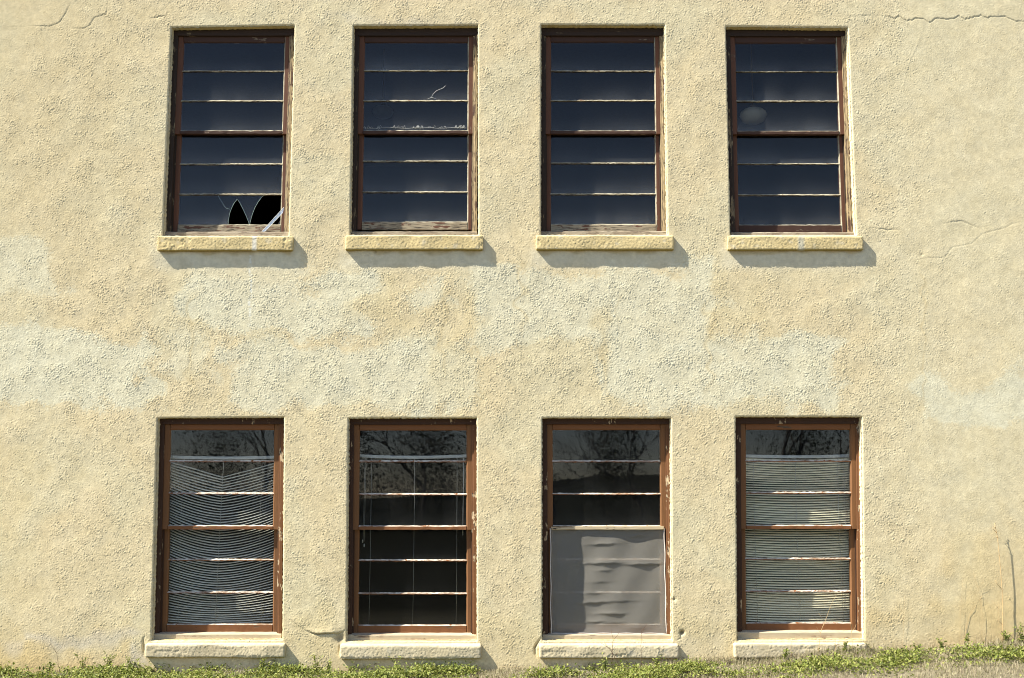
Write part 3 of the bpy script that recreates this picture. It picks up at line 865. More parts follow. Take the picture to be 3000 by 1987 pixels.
mesh_np('insect_screen', np.stack([SX, SY, SZ], -1).reshape(-1, 3), np.stack([ii[:-1, :-1], ii[:-1, 1:], ii[1:, 1:], ii[1:, :-1]], -1).reshape(-1, 4), SCREEN, WIN['L3'])['label'] = 'grey wire screen with horizontal creases'
mb = MB()
BAT = wood_mat('bare_batten', (0.50, 0.40, 0.25), (0.38, 0.28, 0.17), .52, (3, 40, 40))
z_a, z_b = at(1779, LZ(712), .088)[1], at(1779, LZ(692), .088)[1]
mb.bar((X3(188) - .004, 0, 0), (X3(836), 0, 0), [(.086, z_a), (.086, z_b), (.104, z_b), (.104, z_a)], 'x', 12, .0006, 0, 9)
mb.build('batten', BAT, WIN['L3'], False, .002)
mb = MB()
for xx in (xa - .002, xb + .002):
    pts = [(xx + .0025 * math.sin(t * 17 + xx), ys - .012 + .003 * math.sin(t * 23), zz0 + (zz1 - zz0) * t) for t in np.linspace(0, 1, 30)]
    mb.tube(pts, .0045, 6)
mb.tube([(xa + (xb - xa) * t, ys - .010, zz0 + .004 + .002 * math.sin(t * 31)) for t in np.linspace(0, 1, 30)], .004, 6)
mb.build('screen_edge', plain('pale_edging', (0.52, 0.47, 0.42), .7), WIN['L3'], True)

# ------------------------------------------------------------------ blinds
YB = 0.215


def slat_mesh(mb, pts, width, tilt, m=0):
    """One thin curved slat along pts; tilt in radians from flat (positive: inner edge up)."""
    prof = []
    for s_ in (-1, -.33, .33, 1):
        yy = s_ * width / 2; cr = .0022 * (1 - s_ * s_)
        prof.append((yy * math.cos(tilt) - cr * math.sin(tilt), yy * math.sin(tilt) + cr * math.cos(tilt)))
    th = .0007
    ring = prof + [(p, q - th) for p, q in prof[::-1]]
    k = len(ring); vs, fs = [], []
    for (x, y, z) in pts:
        vs += [(x, y + p, z + q) for p, q in ring]
    for i in range(len(pts) - 1):
        for e in range(k):
            a, b = i * k + e, i * k + (e + 1) % k
            fs.append((a, a + k, b + k, b))
    fs.append(tuple(range(k))); fs.append(tuple((len(pts) - 1) * k + e for e in range(k))[::-1])
    mb.add(vs, fs, m)


def headrail(root, k, zmid, sag, h=.026):
    L = LAY[k]; z = zmid
    a, b = L['xl'](z) + .055, L['xr'](z) - .055
    mb = MB(); vs, fs = [], []
    N = 24; pr = [(YB - .014, -h / 2), (YB - .014, h / 2), (YB + .014, h / 2), (YB + .014, -h / 2)]
    for i in range(N + 1):
        t = i / N
        zz = z + sag * ((2 * t - 1) ** 2 - 1)
        vs += [(a + (b - a) * t, p, zz + q) for p, q in pr]
    for i in range(N):
        for e in range(4):
            fs.append((i * 4 + e, i * 4 + (e + 1) % 4, i * 4 + 4 + (e + 1) % 4, i * 4 + 4 + e))
    fs += [(0, 1, 2, 3), (N * 4, N * 4 + 1, N * 4 + 2, N * 4 + 3)]
    mb.add(vs, fs); mb.build('headrail', RAIL, root, False, .002)
    return a, b


def zat(k, zoomy, Y=YB): return at(LAY[k]['um'], LZ(zoomy), Y)[1]


GRP = 'blinds hanging in the lower windows'
# L1: blind whose slats have come off at the ends' tension and droop to the middle cord
bl = tag(empty('window_blind', (at(645, 1340, YB)[0], YB, zat('L1', 295))), 'sagging white mini blind with slats drooping into a fan behind leftmost lower window', 'window blind', GRP)
bl_loc = Vector(bl.location)


def shift(o, loc):
    """Parts are modelled in world coordinates; move their vertices to the parent's origin."""
    o.data.transform(__import__('mathutils').Matrix.Translation(-Vector(loc)))
    return o


def reparent(objs, root):
    for o in objs: shift(o, root.location)


a, b = headrail(bl, 'L1', zat('L1', 293), .010)
mb = MB(); N = 60
zc0, zc1 = zat('L1', 410), zat('L1', 1254)
ze0, ze1 = zat('L1', 322), zat('L1', 1238)
xm = at(380 + 538 * .5083, 1400, YB)[0]
for i in range(N):
    t = i / (N - 1)
    tc = t if t < .82 else .82 + (t - .82) * .98
    ze = ze0 + (ze1 - ze0) * t
    zc = ze + (zc0 - ze0) * (1 - .86 * t ** 3.2)
    lin = .85 * (1 - t) ** 6 + .12
    xmid = xm - .02 * t
    pts = []
    for s_ in np.linspace(-1, 1, 37):
        q = abs(s_); x = xmid + (b - .006 - xmid) * s_ if s_ > 0 else xmid + (xmid - a - .006) * s_
        z = zc + (ze - zc) * (lin * q + (1 - lin) * q ** 1.9) + .0012 * math.sin(i * 7.7 + s_ * 9)
        pts.append((x, YB + .006 * q, z))
    slat_mesh(mb, pts, .025, R(21) - R(5) * t + R(4) * math.sin(i * 2.3))
o = mb.build('slats', SLAT_GREY, bl, True)
mb = MB()
mb.tube([(xm + .006, YB - .012, zat('L1', 300)), (xm, YB - .014, zc0), (xm - .010, YB - .014, (zc0 + zc1) / 2), (xm - .020, YB - .013, zc1 - .01)], .0017, 5)
for zx0, zx1 in ((318, 285), (770, 765)):
    mb.tube([(at(380 + zx0 * .5083, 1350, YB)[0], YB - .012, zat('L1', 300)), (at(380 + zx0 * .5083, 1350, YB)[0] - .012, YB - .013, zat('L1', 700)), (at(380 + zx1 * .5083, 1800, YB)[0], YB - .013, zat('L1', 1240))], .0010, 4)
mb.build('ladder_cord', CORD, bl, True)
for ch in bl.children: shift(ch, bl.location)

# L2: only the headrail, cords, wand and tassels are left
bl = tag(empty('window_blind', (at(1209, 1340, YB)[0], YB, zat('L2', 296))), 'bare blind headrail with only its cords and wand behind second lower window', 'window blind', GRP)
a, b = headrail(bl, 'L2', zat('L2', 286), .014, .026)
XX = lambda zx, v=1500: at(940 + zx * .5083, v, YB)[0]
for zx in (289, 538, 784):
    mb = MB(); mb.tube([(XX(zx), YB - .012, zat('L2', 296)), (XX(zx) + .002, YB - .012, zat('L2', 900)), (XX(zx), YB - .012, zat('L2', 1262))], .0011, 4); mb.build('ladder_cord', CORD, bl, True)
mb = MB()
for dx_ in (-3, 3):
    mb.tube([(XX(254 + dx_), YB - .016, zat('L2', 300)), (XX(251 + dx_), YB - .016, zat('L2', 780))], .0012, 4)
    mb.tube([(XX(250 + dx_ * 1.5), YB - .016, zat('L2', 780 + 4 * dx_)), (XX(250 + dx_ * 1.5), YB - .016, zat('L2', 786 + 4 * dx_)), (XX(250 + dx_ * 1.5), YB - .016, zat('L2', 800 + 4 * dx_))], [.002, .006, .005], 8)
mb.build('pull_cord', CORD, bl, True)
mb = MB(); mb.tube([(XX(822), YB - .02, zat('L2', 302)), (XX(820), YB - .02, zat('L2', 745))], .0036, 6); mb.build('tilt_wand', RAIL, bl, True)
for ch in bl.children: shift(ch, bl.location)

# L4: closed blind with evenly bowed slats
bl = tag(empty('window_blind', (at(2340, 1340, YB)[0], YB, zat('L4', 292))), 'closed ivory mini blind with evenly bowed slats filling rightmost lower window', 'window blind', GRP)
a, b = headrail(bl, 'L4', zat('L4', 286), .010)
mb = MB(); N = 69
z0, z1 = zat('L4', 306), zat('L4', 1236)
xm = (a + b) / 2 - .015
for i in range(N):
    t = i / (N - 1); z = z0 + (z1 - z0) * t
    sg = .016 + .006 * math.sin(i * .35)
    pts = []
    for s_ in np.linspace(0, 1, 29):
        x = a + .004 + (b - a - .008) * s_; q = abs(2 * s_ - 1)
        pts.append((x, YB + .010 * math.sin(i * .16) * (1 - q * q), z + sg * (q ** 1.8 - .6) + .0004 * math.sin(i * 5.1 + s_ * 7)))
    slat_mesh(mb, pts, .025, R(31) + R(5) * math.sin(i * .33 + 1))
mb.build('slats', SLAT, bl, True)
for zx in (250, 492, 736, 772):
    mb = MB(); X4 = lambda zx, v: at(2080 + zx * .5085, v, YB)[0]
    mb.tube([(X4(zx, 1400), YB - .0155, zat('L4', 300)), (X4(zx + 2, 1500), YB - .0155, zat('L4', 700)), (X4(zx + 4, 1500), YB - .0155, zat('L4', 1240 if zx < 750 else 760))], .0013, 4)
    mb.build('ladder_cord', CORD, bl, True)
for ch in bl.children: shift(ch, bl.location)


# ------------------------------------------------------------------ ceiling lamps seen inside the upper rooms
def pendant(u, v, Y, wd, label, mat_=None):
    x, z = at(u, v, Y)
    root = tag(empty('pendant_lamp', (x, Y, z)), label, 'ceiling lamp', 'globe lamps inside the upper rooms')
    mb = MB(); prof = [(0.0, -.30), (.22, -.285), (.40, -.2), (.5, 0.0), (.47, .12), (.36, .22), (.22, .27), (.16, .29)]
    n = 24; vs, fs = [], []
    for r_, h_ in prof:
        vs += [(wd * r_ * math.cos(2 * math.pi * i / n), wd * r_ * math.sin(2 * math.pi * i / n), wd * h_) for i in range(n)]
    for j in range(len(prof) - 1):
        fs += [(j * n + i, j * n + (i + 1) % n, (j + 1) * n + (i + 1) % n, (j + 1) * n + i) for i in range(n)]
    mb.add(vs, fs); mb.build('globe', mat_ or GLOBE, root, True)
    mb = MB(); mb.tube([(0, 0, wd * .27), (0, 0, wd * .36)], [wd * .18, wd * .15], 16); mb.tube([(0, 0, wd * .34), (0, 0, 6.95 - z)], .008, 8)
    mb.build('stem', plain('lamp_brass', (0.10, 0.08, 0.05), .5), root, True)


pendant(2080 + 255 * .4972, UZ(602), 1.2, .27, 'white globe lamp hanging close behind the right-hand upper window')
pendant(980 + 285 * .4976, UZ(580), 3.6, .26, 'faint globe lamp hanging deep in the room behind second upper window', plain('dull_globe', (.3, .3, .28)))

# glass splinters and bits on the sills
mb = MB()
Y0 = .093
A = at(420 + 697 * .4976, UZ(1284), Y0); B = at(420 + 828 * .4976, UZ(1140), .088); C_ = at(420 + 822 * .4976, UZ(1172), .088); D_ = at(420 + 716 * .4976, UZ(1284), Y0)
sh = tag(empty('glass_shard', (A[0], Y0, A[1])), 'long glass splinter leaning in the bottom right corner of the broken window', 'glass shard')
vs = [(A[0], Y0, A[1]), (D_[0], Y0, D_[1]), (C_[0], .088, C_[1]), (B[0], .088, B[1])]
vs += [(p[0], p[1] + .004, p[2]) for p in vs]
GS = Mat('splinter_glass'); d1 = GS.n('ShaderNodeBsdfDiffuse'); d1.inputs[0].default_value = (.55, .56, .52, 1); t1 = GS.n('ShaderNodeBsdfTransparent'); g1 = GS.n('ShaderNodeBsdfGlossy'); g1.inputs['Roughness'].default_value = .1
mA = GS.n('ShaderNodeMixShader'); mA.inputs[0].default_value = .3; GS.l(t1.outputs[0], mA.inputs[1]); GS.l(g1.outputs[0], mA.inputs[2])
mB_ = GS.n('ShaderNodeMixShader'); GS.l(GS.ramp(GS.noise(GS.coord((1, 1, 1)), 40, 3), [(.4, .05), (.62, .30)]), mB_.inputs[0]); GS.l(mA.outputs[0], mB_.inputs[1]); GS.l(d1.outputs[0], mB_.inputs[2]); GS.l(mB_.outputs[0], GS.out.inputs[0])
mb.add(vs, [(0, 1, 2, 3), (7, 6, 5, 4), (0, 4, 5, 1), (1, 5, 6, 2), (2, 6, 7, 3), (3, 7, 4, 0)])
o = mb.build('splinter', GS.m, sh); shift(o, sh.location)
mb = MB(); mb.tube([vs[0], vs[3]], .0016, 4); mb.tube([vs[1], vs[2]], .0013, 4)
o = mb.build('bright_edge', plain('cut_glass_edge', (.5, .52, .5), .3), sh); shift(o, sh.location)


def crumb(name, u, v, Y, size, mat_, label, cat, squash=.5, group=None):
    x, z = at(u, v, Y); mb = MB(); rg = random.Random(int(u)); n = 9
    vs, fs = [], []
    for j, (rr, hh) in enumerate(((.7, 0), (1, .35), (.8, .8), (.25, 1))):
        vs += [(size * rr * math.cos(6.283 * i / n) * rg.uniform(.75, 1.2), size * rr * .7 * math.sin(6.283 * i / n) * rg.uniform(.75, 1.2), size * squash * hh) for i in range(n)]
    for j in range(3):
        fs += [(j * n + i, j * n + (i + 1) % n, (j + 1) * n + (i + 1) % n, (j + 1) * n + i) for i in range(n)]
    fs += [tuple(range(n))[::-1], tuple(3 * n + i for i in range(n))]
    mb.add(vs, fs); o = mb.build(name, mat_, None, True); o.location = (x, Y, z - .002)
    return tag(o, label, cat, group)


WHITE = plain('white_chip', (.78, .78, .74), .8, .05)
crumb('paint_chip', 700, 1886, .0, .022, WHITE, 'white chip lying on the stucco sill of leftmost lower window', 'paint chip', .18)
crumb('pebble', 1038, 1881, .02, .011, plain('grey_pebble', (.33, .30, .25)), 'small grey pebble on the left end of the second lower sill', 'pebble', .9)
crumb('dry_leaf', 1162, 1891, -.02, .026, plain('brown_leaf', (.30, .19, .12)), 'curled brown leaf on the front edge of the second lower sill', 'leaf', .3)
crumb('plaster_chip', 1236, 1858, .10, .020, WHITE, 'white plaster chip on the wooden sill board of second lower window', 'plaster chip', .25)
# cobweb threads on the second upper window
mb = MB()
XU2 = lambda zx: at(980 + zx * .4976, 300, .108)[0]
ZU2 = lambda zy: at(1210, UZ(zy), .108)[1]
mb.tube([(XU2(p), .106, ZU2(q)) for p, q in ((568, 497), (580, 475), (600, 455), (640, 438), (652, 425))], .0011, 4)
mb.tube([(XU2(p), .106, ZU2(q)) for p, q in ((545, 505), (568, 495), (585, 498), (605, 506))], .0012, 4)
tag(mb.build('cobweb', plain('cobweb_grey', (.55, .55, .52)), None, True), 'wisp of cobweb standing up the second pane of second upper window', 'cobweb')
mb = MB()
mb.tube([(XU2(178 + 598 * t), .104, ZU2(674 + 3 * math.sin(t * 19))) for t in np.linspace(0, 1, 30)], .0009, 4)
for p0, p1, n in ((178, 240, 5), (250, 460, 8), (462, 505, 12), (510, 700, 8), (715, 776, 14)):
    for i in range(n):
        q = p0 + (p1 - p0) * random.random()
        mb.tube([(XU2(q - 8), .104, ZU2(674 + random.uniform(-6, 10))), (XU2(q), .101, ZU2(668 + random.uniform(-10, 8))), (XU2(q + 9), .104, ZU2(676 + random.uniform(-6, 8)))], random.uniform(.0006, .0015), 4)
tag(mb.build('cobweb', plain('cobweb_pale', (.5, .5, .46)), None, True), 'line of dusty cobweb tufts along the meeting rail of second upper window', 'cobweb')

# ------------------------------------------------------------------ ground
gu = np.array([-2000, 0, 500, 1000, 1400, 1700, 2000, 2200, 2400, 2700, 3000, 5000]); gv = np.array([1972, 1972, 1970, 1972, 1968, 1962, 1950, 1938, 1922, 1905, 1885, 1885])
gxs = np.array([at(u, v)[0] for u, v in zip(gu, gv)]); gzs = np.array([at(u, v)[1] for u, v in zip(gu, gv)])


def ground(x, y):
    d = np.clip(-np.asarray(y, float), 0, None)
    base = np.interp(x, gxs, gzs)
    far = -0.03
    t = smooth(d, .25, 6.0)
    return base * (1 - t) + far * t + .012 * np.sin(np.asarray(x) * 5.1 + d * 3) * np.exp(-d / 8) - .0


xs = np.concatenate([[-300, -120, -60, -30, -15, -9], np.linspace(-6, 6, 160), [9, 15, 30, 60, 120, 300]])
yy = np.concatenate([[-300, -150, -80, -45, -30, -20, -14, -10, -8, -7, -6], np.linspace(-5, .06, 90)])
GXX, GYY = np.meshgrid(xs, yy)
GZZ = ground(GXX, GYY)
ii = np.arange(GXX.size).reshape(GXX.shape)
M = Mat('ground_soil'); v = M.coord()
n1, n2, n3 = M.noise(v, 1.3, 5), M.noise(v, 22, 5, .65), M.noise(v, 140, 3)
near = M.mix(M.ramp(n2, [(.35, 0.), (.65, 1.)]), (0.125, 0.108, 0.068), (0.215, 0.188, 0.125))
sep = M.n('ShaderNodeSeparateXYZ'); M.l(v, sep.inputs[0])
field = M.mix(n1, (0.030, 0.030, 0.015), (0.048, 0.042, 0.024))
yard = M.ramp(M.math('MULTIPLY_ADD', sep.outputs[1], .25, 1.6, clamp=True), [(.2, 0.), (.6, 1.)])
c = M.mix(yard, field, near)
M.principled(c, .95, M.bump(M.math('ADD', n2, M.math('MULTIPLY', n3, .4)), .02, .9), .1)
tag(mesh_np('ground', np.stack([GXX, GYY, GZZ], -1).reshape(-1, 3), np.stack([ii[:-1, :-1], ii[:-1, 1:], ii[1:, 1:], ii[1:, :-1]], -1).reshape(-1, 4), M.m), 'bare brown soil sloping up to the right along the foot of the wall', None, None, 'structure')


# ------------------------------------------------------------------ ground plants
def leaves(cx, cy, cz, size, flat, lift, rg):
    """Pointed leaves (two triangles folded on the midrib) at given points; returns vertices and faces."""
    n = len(cx); az = rg.uniform(0, 2 * np.pi, n); el = rg.normal(lift, .45, n)
    d = np.stack([np.cos(az) * np.cos(el), np.sin(az) * np.cos(el), np.sin(el)], -1)
    s = np.stack([-np.sin(az), np.cos(az), rg.normal(0, .3, n)], -1)
    s /= np.linalg.norm(s, axis=1, keepdims=True)
    P = np.stack([cx, cy, cz], -1); L_ = size[:, None]
    up = np.cross(d, s) * .12 * L_
    A = P; B = P + d * L_ * .5 + s * L_ * flat + up; C = P + d * L_; D = P + d * L_ * .5 - s * L_ * flat + up
    V_ = np.stack([A, B, C, D], 1).reshape(-1, 3)
    return V_, np.arange(n * 4).reshape(n, 4)


def blades(cx, cy, cz, length, width, bend, rg):
    n = len(cx); az = rg.uniform(0, 2 * np.pi, n)
    d = np.stack([np.cos(az), np.sin(az), np.zeros(n)], -1); s = np.stack([-np.sin(az), np.cos(az), np.zeros(n)], -1)
    P = np.stack([cx, cy, cz], -1); L_ = length[:, None]; b = bend[:, None]; W_ = width[:, None]
    up = np.array((0, 0, 1.0))
    m1 = P + up * L_ * .55 * (1 - .35 * b) + d * L_ * .35 * b
    tp = P + up * L_ * (1 - .75 * b) + d * L_ * .95 * b
    V_ = np.stack([P - s * W_, P + s * W_, m1 + s * W_ * .8, m1 - s * W_ * .8, tp + s * W_ * .2, tp - s * W_ * .2], 1).reshape(-1, 3)
    i0 = np.arange(n)[:, None] * 6
    return V_, np.concatenate([i0 + np.array([[0, 1, 2, 3]]), i0 + np.array([[3, 2, 4, 5]])])


rg = np.random.default_rng(4)


def field2(x, y, s=1.0, seed=0):
    r_ = np.random.default_rng(seed); o = 0
    for _ in range(10):
        a_, f_, ph = r_.uniform(0, 6.28), r_.uniform(2, 9) * s, r_.uniform(0, 6.28)
        o = o + np.sin((x * math.cos(a_) + y * math.sin(a_) * 2) * f_ + ph)
    return o / 2.2


n = 120000
px_, py_ = rg.uniform(-4.9, 4.9, n), -np.abs(rg.gamma(1.2, .55, n)) - .005
py_ = np.where(py_ < -3.6, rg.uniform(-3.6, 0, n), py_)
lush = field2(px_, py_, 1.0, 3) + np.where(px_ < -.3, .75, -.2) - 1.3 * (1 - smooth(-py_, .12, .5)) * smooth(px_, .2, 1.4) + .55 * np.exp(-((py_ + .75) / .42) ** 2) * smooth(px_, .3, 1.5) + .55 * field2(px_, py_, 2.6, 21)
bare = (px_ > 1.2) & (py_ < -1.15 + .15 * np.sin(px_ * 4))
keep = (lush > rg.uniform(-.3, 1.5, n)) & ~(bare & (rg.random(n) < .30))
gx_, gy_ = px_[keep][:60000], py_[keep][:60000]
hz = np.abs(rg.normal(0, .028, len(gx_))) + .01 * np.clip(lush[keep][:60000], 0, 2)
Vl, Fl = leaves(gx_, gy_, ground(gx_, gy_) + hz, rg.uniform(.016, .036, len(gx_)), .30, .35, rg)
tag(mesh_np('ground_cover', Vl, Fl, GREEN, None, None, False), 'low green leafy ground cover in patches along the foot of the wall', None, None, 'stuff')
n = 210000
px_, py_ = rg.uniform(-4.9, 4.9, n), -np.abs(rg.gamma(1.0, .5, n)) - .004
q_ = rg.random(n) < .35; py_[q_] = rg.uniform(-3.2, -.3, q_.sum())
dryf = field2(px_, py_, 1.0, 8) + np.where(px_ > .2, .9, .25)
keep = (dryf > rg.uniform(-.5, 1.6, n)) & (py_ > -3.6)
gx_, gy_ = px_[keep], py_[keep]
nearw = np.exp(gy_ / .25) * smooth(gx_, .0, 1.5)
ln = rg.uniform(.02, .06, len(gx_)) + .07 * rg.random(len(gx_)) * nearw
Vl, Fl = blades(gx_, gy_, ground(gx_, gy_) - .004, ln, rg.uniform(.0008, .0018, len(gx_)), rg.uniform(.1, 1.0, len(gx_)), rg)
tag(mesh_np('dry_grass', Vl, Fl, DRY, None, None, False), 'matted pale dry grass along the foot of the wall, thickest at the right', None, None, 'stuff')


def weed(u, v, Y, h, nl, label, lf=.030, seed=0):
    """A small leafy weed: branching stems with pointed leaves."""
    x, _ = at(u, v, Y); z = float(ground(np.array([x]), np.array([Y]))[0]) - .01
    root = tag(empty('leafy_weed', (x, Y, z)), label, 'weed', 'leafy weeds along the wall')
    r_ = np.random.default_rng(seed + int(u)); mb = MB(); pts = []
    for k in range(max(2, nl // 14)):
        a_ = r_.uniform(0, 6.28); ln_ = h * r_.uniform(.6, 1.05); sp_ = h * r_.uniform(.1, .5)
        line = [(sp_ * t * math.cos(a_) * t, sp_ * t * math.sin(a_) * t * .5 - .01 * t, ln_ * t) for t in np.linspace(0, 1, 5)]
        mb.tube(line, [.0022, .002, .0017, .0014, .0008], 5)
        for j in range(14):
            t = r_.uniform(.15, 1); q = min(3, int(t * 4)); f_ = t * 4 - q
            p = np.array(line[q]) * (1 - f_) + np.array(line[q + 1]) * f_
            pts.append(p + r_.normal(0, .004, 3))
    mb.build('stem', STALKG, root, True)
    pts = np.array(pts)
    Vl, Fl = leaves(pts[:, 0], pts[:, 1], pts[:, 2], r_.uniform(lf * .6, lf * 1.15, len(pts)), .28, .35, r_)
    mesh_np('leaves', Vl, Fl, GREEN, root, None, False)


STALKG = plain('green_stem', (.10, .12, .03), .7)
WEEDS = [
    (145, 1950, -.10, .13, 56, 'low leafy weed nearest the left end of the wall'),
    (242, 1950, -.07, .17, 42, 'thin upright leafy weed casting a shadow on the wall left of the first sill'),
    (319, 1950, -.06, .19, 98, 'tallest bushy green weed left of the first lower sill'),
    (387, 1955, -.10, .14, 84, 'broad leafy weed just left of the first lower sill'),
    (768, 1960, -.12, .14, 70, 'leafy weed below the right half of the first lower sill'),
    (800, 1960, -.09, .16, 42, 'slender leafy weed below the right end of the first lower sill'),
    (928, 1955, -.07, .17, 56, 'leafy weed growing between the first and second lower sills'),
    (965, 1955, -.07, .15, 56, 'leafy weed just left of the second lower sill'),
    (1030, 1958, -.11, .13, 70, 'leafy weed below the left end of the second lower sill'),
    (1168, 1958, -.10, .16, 56, 'leafy weed rising over the middle of the second lower sill'),
    (1775, 1955, -.12, .16, 70, 'leafy weed below the middle of the third lower sill'),
    (1925, 1950, -.10, .12, 56, 'leafy weed below the right end of the third lower sill'),
    (2298, 1930, -.14, .13, 84, 'bushy weed in front of the middle of the rightmost lower sill'),
    (2475, 1925, -.10, .12, 56, 'leafy weed at the right end of the rightmost lower sill'),
    (2685, 1905, -.07, .12, 56, 'leafy weed against the wall right of the last lower window'),
    (2760, 1905, -.10, .13, 70, 'leafy weed left of the tall dry stalks at far right'),
    (2835, 1895, -.07, .15, 42, 'leafy weed at the foot of the slanting dry stalk'),
    (2950, 1895, -.10, .14, 84, 'leafy weed at the foot of the tallest dry stalk'),
    (2993, 1890, -.12, .19, 84, 'bushy weed at the right edge of the photo'),
]
for i, wd in enumerate(WEEDS): weed(*wd, seed=i)


def stalk(pts, Y, r0, label, mat_=None, heads=0, branches=0, lean=0.0, kind='dry_stalk'):
    """A dead weed stalk through measured points; seed heads near its tip, side twigs along it."""
    P = [Vector((at(u, v, Y + lean * i)[0], Y + lean * i, at(u, v, Y + lean * i)[1])) for i, (u, v) in enumerate(pts)]
    P[0].z = min(P[0].z, float(ground(np.array([P[0].x]), np.array([P[0].y]))[0]) + .01)
    root = tag(empty(kind, P[0]), label, 'dry stalk', 'dry weed stalks along the wall')
    rg_ = random.Random(int(pts[0][0]))
    fine = []
    for a_, b_ in zip(P[:-1], P[1:]):
        for t in (0, .33, .66):
            q = a_.lerp(b_, t); fine.append(q + Vector((rg_.gauss(0, .002), rg_.gauss(0, .002), 0)))
    fine.append(P[-1])
    mb = MB(); m_ = len(fine)
    mb.tube([p - P[0] for p in fine], [r0 * (1 - .65 * i / m_) for i in range(m_)], 5)
    for k in range(branches):
        i = rg_.randrange(1, m_ - 1); p = fine[i] - P[0]; L_ = rg_.uniform(.03, .09); s_ = rg_.choice((-1, 1))
        mb.tube([p, p + Vector((s_ * L_ * .5, rg_.uniform(-.01, .01), L_ * .6)), p + Vector((s_ * L_ * .7, rg_.uniform(-.01, .01), L_))], [r0 * .6, r0 * .45, r0 * .3], 4)
    mb.build('stem', mat_ or STALK, root, True)
    if heads:
        mb = MB()
        i0 = int(.60 * (m_ - 1)); mb.tube([p - P[0] for p in fine[i0:]], r0 * .5, 5)
        for k in range(heads):
            t = 1 - .38 * k / heads; i = min(m_ - 1, int(t * (m_ - 1))); p = fine[i] - P[0]
            q = p + Vector((rg_.uniform(-.012, .012), rg_.uniform(-.006, .006), rg_.uniform(-.004, .014)))
            mb.tube([p, p.lerp(q, .5), q], [.0008, .0030, .0012], 5)
        mb.build('seed_head', mat_ or STALK, root, True)


def z4(*p): return [(2100 + x * .3801, 1500 + y * .3801) for x, y in p]
stalk(z4((2207, 985), (2200, 600), (2165, 200), (2140, 85)), -.035, .0036, 'tallest dry stalk with seed heads near the right edge', heads=16, branches=3)
stalk(z4((2205, 985), (2175, 850), (2168, 690)), -.05, .0014, 'short forked stalk beside the foot of the tallest dry stalk', branches=4)
stalk(z4((2047, 1000), (2045, 800), (2030, 650), (1980, 470)), -.012, .0008, 'curved dry stalk left of the tallest one', branches=1)
stalk(z4((1870, 985), (1880, 750), (1900, 500)), -.012, .0006, 'thin straight dry stalk above the slanting one', branches=3)
stalk(z4((1885, 905), (1950, 800), (2045, 645)), -.005, .0009, 'pale dry stalk slanting to the right against the wall')
stalk(z4((1428, 1020), (1440, 850), (1450, 640)), -.010, .0007, 'lone dry stalk right of the last lower window', branches=1)
stalk(z4((1045, 1075), (1040, 960), (1033, 850)), -.07, .0024, 'short dry stalk before the right jamb of the last lower window', branches=1)
stalk(z4((778, 1010), (800, 930), (850, 800), (890, 700), (922, 640)), -.08, .0020, 'bent dry stalk with side twigs in front of closed blinds', branches=5)
stalk(z4((568, 1060), (575, 1000), (612, 955)), -.09, .0016, 'small dry stalk on the left half of the last lower sill', branches=1)
stalk(z4((918, 1110), (915, 1040), (912, 975)), -.09, .0018, 'small upright stalk before the right half of the last lower sill', branches=1)


def z3(*p): return [(1400 + x * .2956, 1700 + y * .2956) for x, y in p]
stalk(z3((1622, 800), (1612, 640), (1622, 560), (1628, 480)), -.09, .0020, 'dark upright twig in front of the grey insect screen', TWIG, branches=4, kind='dry_twig')
stalk(z3((1325, 720), (1340, 600), (1325, 505)), -.08, .0026, 'reddish forked twig rising before the middle of the third sill', TWIG, branches=5, kind='dry_twig')
stalk(z3((1420, 790), (1320, 690), (1215, 620)), -.09, .0026, 'dark twig slanting left across the face of the third sill', TWIG, branches=2, kind='dry_twig')
stalk(zb(0, (600, 800), (560, 720), (530, 650)), -.05, .0016, 'red-brown bent twig among weeds left of first lower sill', TWIG, branches=6, kind='dry_twig')

# ------------------------------------------------------------------ the wood and rise across the yard, seen mirrored in the panes
mb = MB(); rt = random.Random(3)


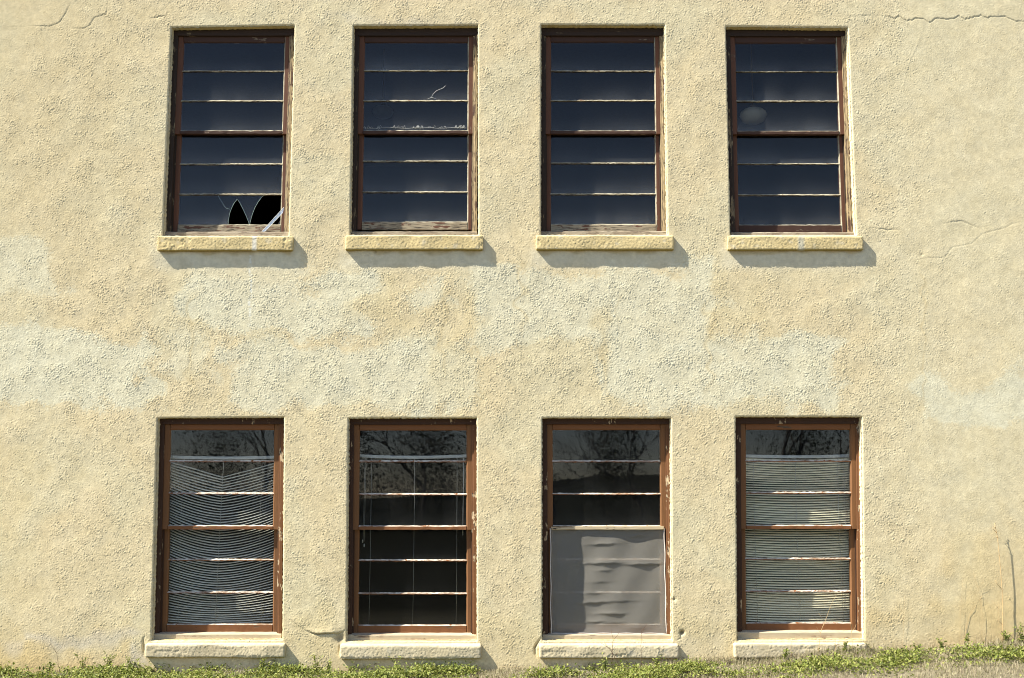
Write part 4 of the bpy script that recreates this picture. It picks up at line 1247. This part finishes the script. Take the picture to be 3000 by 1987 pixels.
def branch(p, d, L_, r, depth):
    q = p + d * L_
    mid = p.lerp(q, .5) + Vector((rt.gauss(0, 1), rt.gauss(0, 1), rt.gauss(0, .6))) * L_ * .05
    mb.tube([p, mid, q], [r, r * .85, r * .68], 4 if depth < 3 else 3)
    if depth >= 6 or r < .004: return
    for _ in range(2 if depth < 1 else rt.choice((2, 3))):
        nd = (d + Vector((rt.gauss(0, .45), rt.gauss(0, .45), rt.gauss(.12, .3)))).normalized()
        branch(p.lerp(q, rt.uniform(.6, 1)), nd, L_ * rt.uniform(.62, .82), r * .6, depth + 1)


for tx, ty in ((-9, -31), (-3.5, -36), (1.5, -30), (5, -34), (9.5, -29), (13, -35), (-14, -34), (18, -31)):
    branch(Vector((tx, ty, -.2)), Vector((rt.gauss(0, .08), 0, 1)).normalized(), rt.uniform(1.9, 2.5), .11, 0)
tag(mb.build('bare_wood', BARK, None, True), 'bare winter trees across the yard, mirrored in the lower panes', None, None, 'stuff')
n = 42000
cx_ = np.concatenate([rg.normal(c_, s_, n // 6) for c_, s_ in ((-19, 1.6), (-13.2, .8), (-7.5, 1.4), (-3.6, .8), (4.6, .7), (13.2, .9))]); cy_ = rg.normal(-41, 1.4, n)
cz_ = rg.beta(1.1, 1.6, n) * (6.8 + 1.6 * np.sin(cx_ * 2.7))
k_ = n // 5
cx_[:k_] = rg.uniform(-22, 22, k_); cz_[:k_] = rg.beta(1.0, 2.2, k_) * (3.6 + 1.3 * np.sin(cx_[:k_] * 1.1) + .8 * np.sin(cx_[:k_] * 3.7))
Vl, Fl = leaves(cx_, cy_, cz_, rg.uniform(.07, .18, n), .35, .3, rg)
tag(mesh_np('evergreen_thicket', Vl, Fl, DARKLEAF, None, None, False), 'dark evergreen thicket behind the bare trees across the yard', None, None, 'stuff')
hx = np.linspace(-160, 160, 60); hy = np.linspace(-130, -55, 14)
HX, HY = np.meshgrid(hx, hy)
HZ = (1 - np.abs((HY + 92) / 38)) * (2.6 + .8 * np.sin(HX * .045 + .6) + .8 * np.sin(HX * .13)) - .4
ii = np.arange(HX.size).reshape(HX.shape)
tag(mesh_np('hill', np.stack([HX, HY, HZ], -1).reshape(-1, 3), np.stack([ii[:-1, :-1], ii[:-1, 1:], ii[1:, 1:], ii[1:, :-1]], -1).reshape(-1, 4), plain('hill_scrub', (.035, .035, .02), .95, .4, .5)), 'low scrubby rise beyond the trees across the yard', None, None, 'structure')
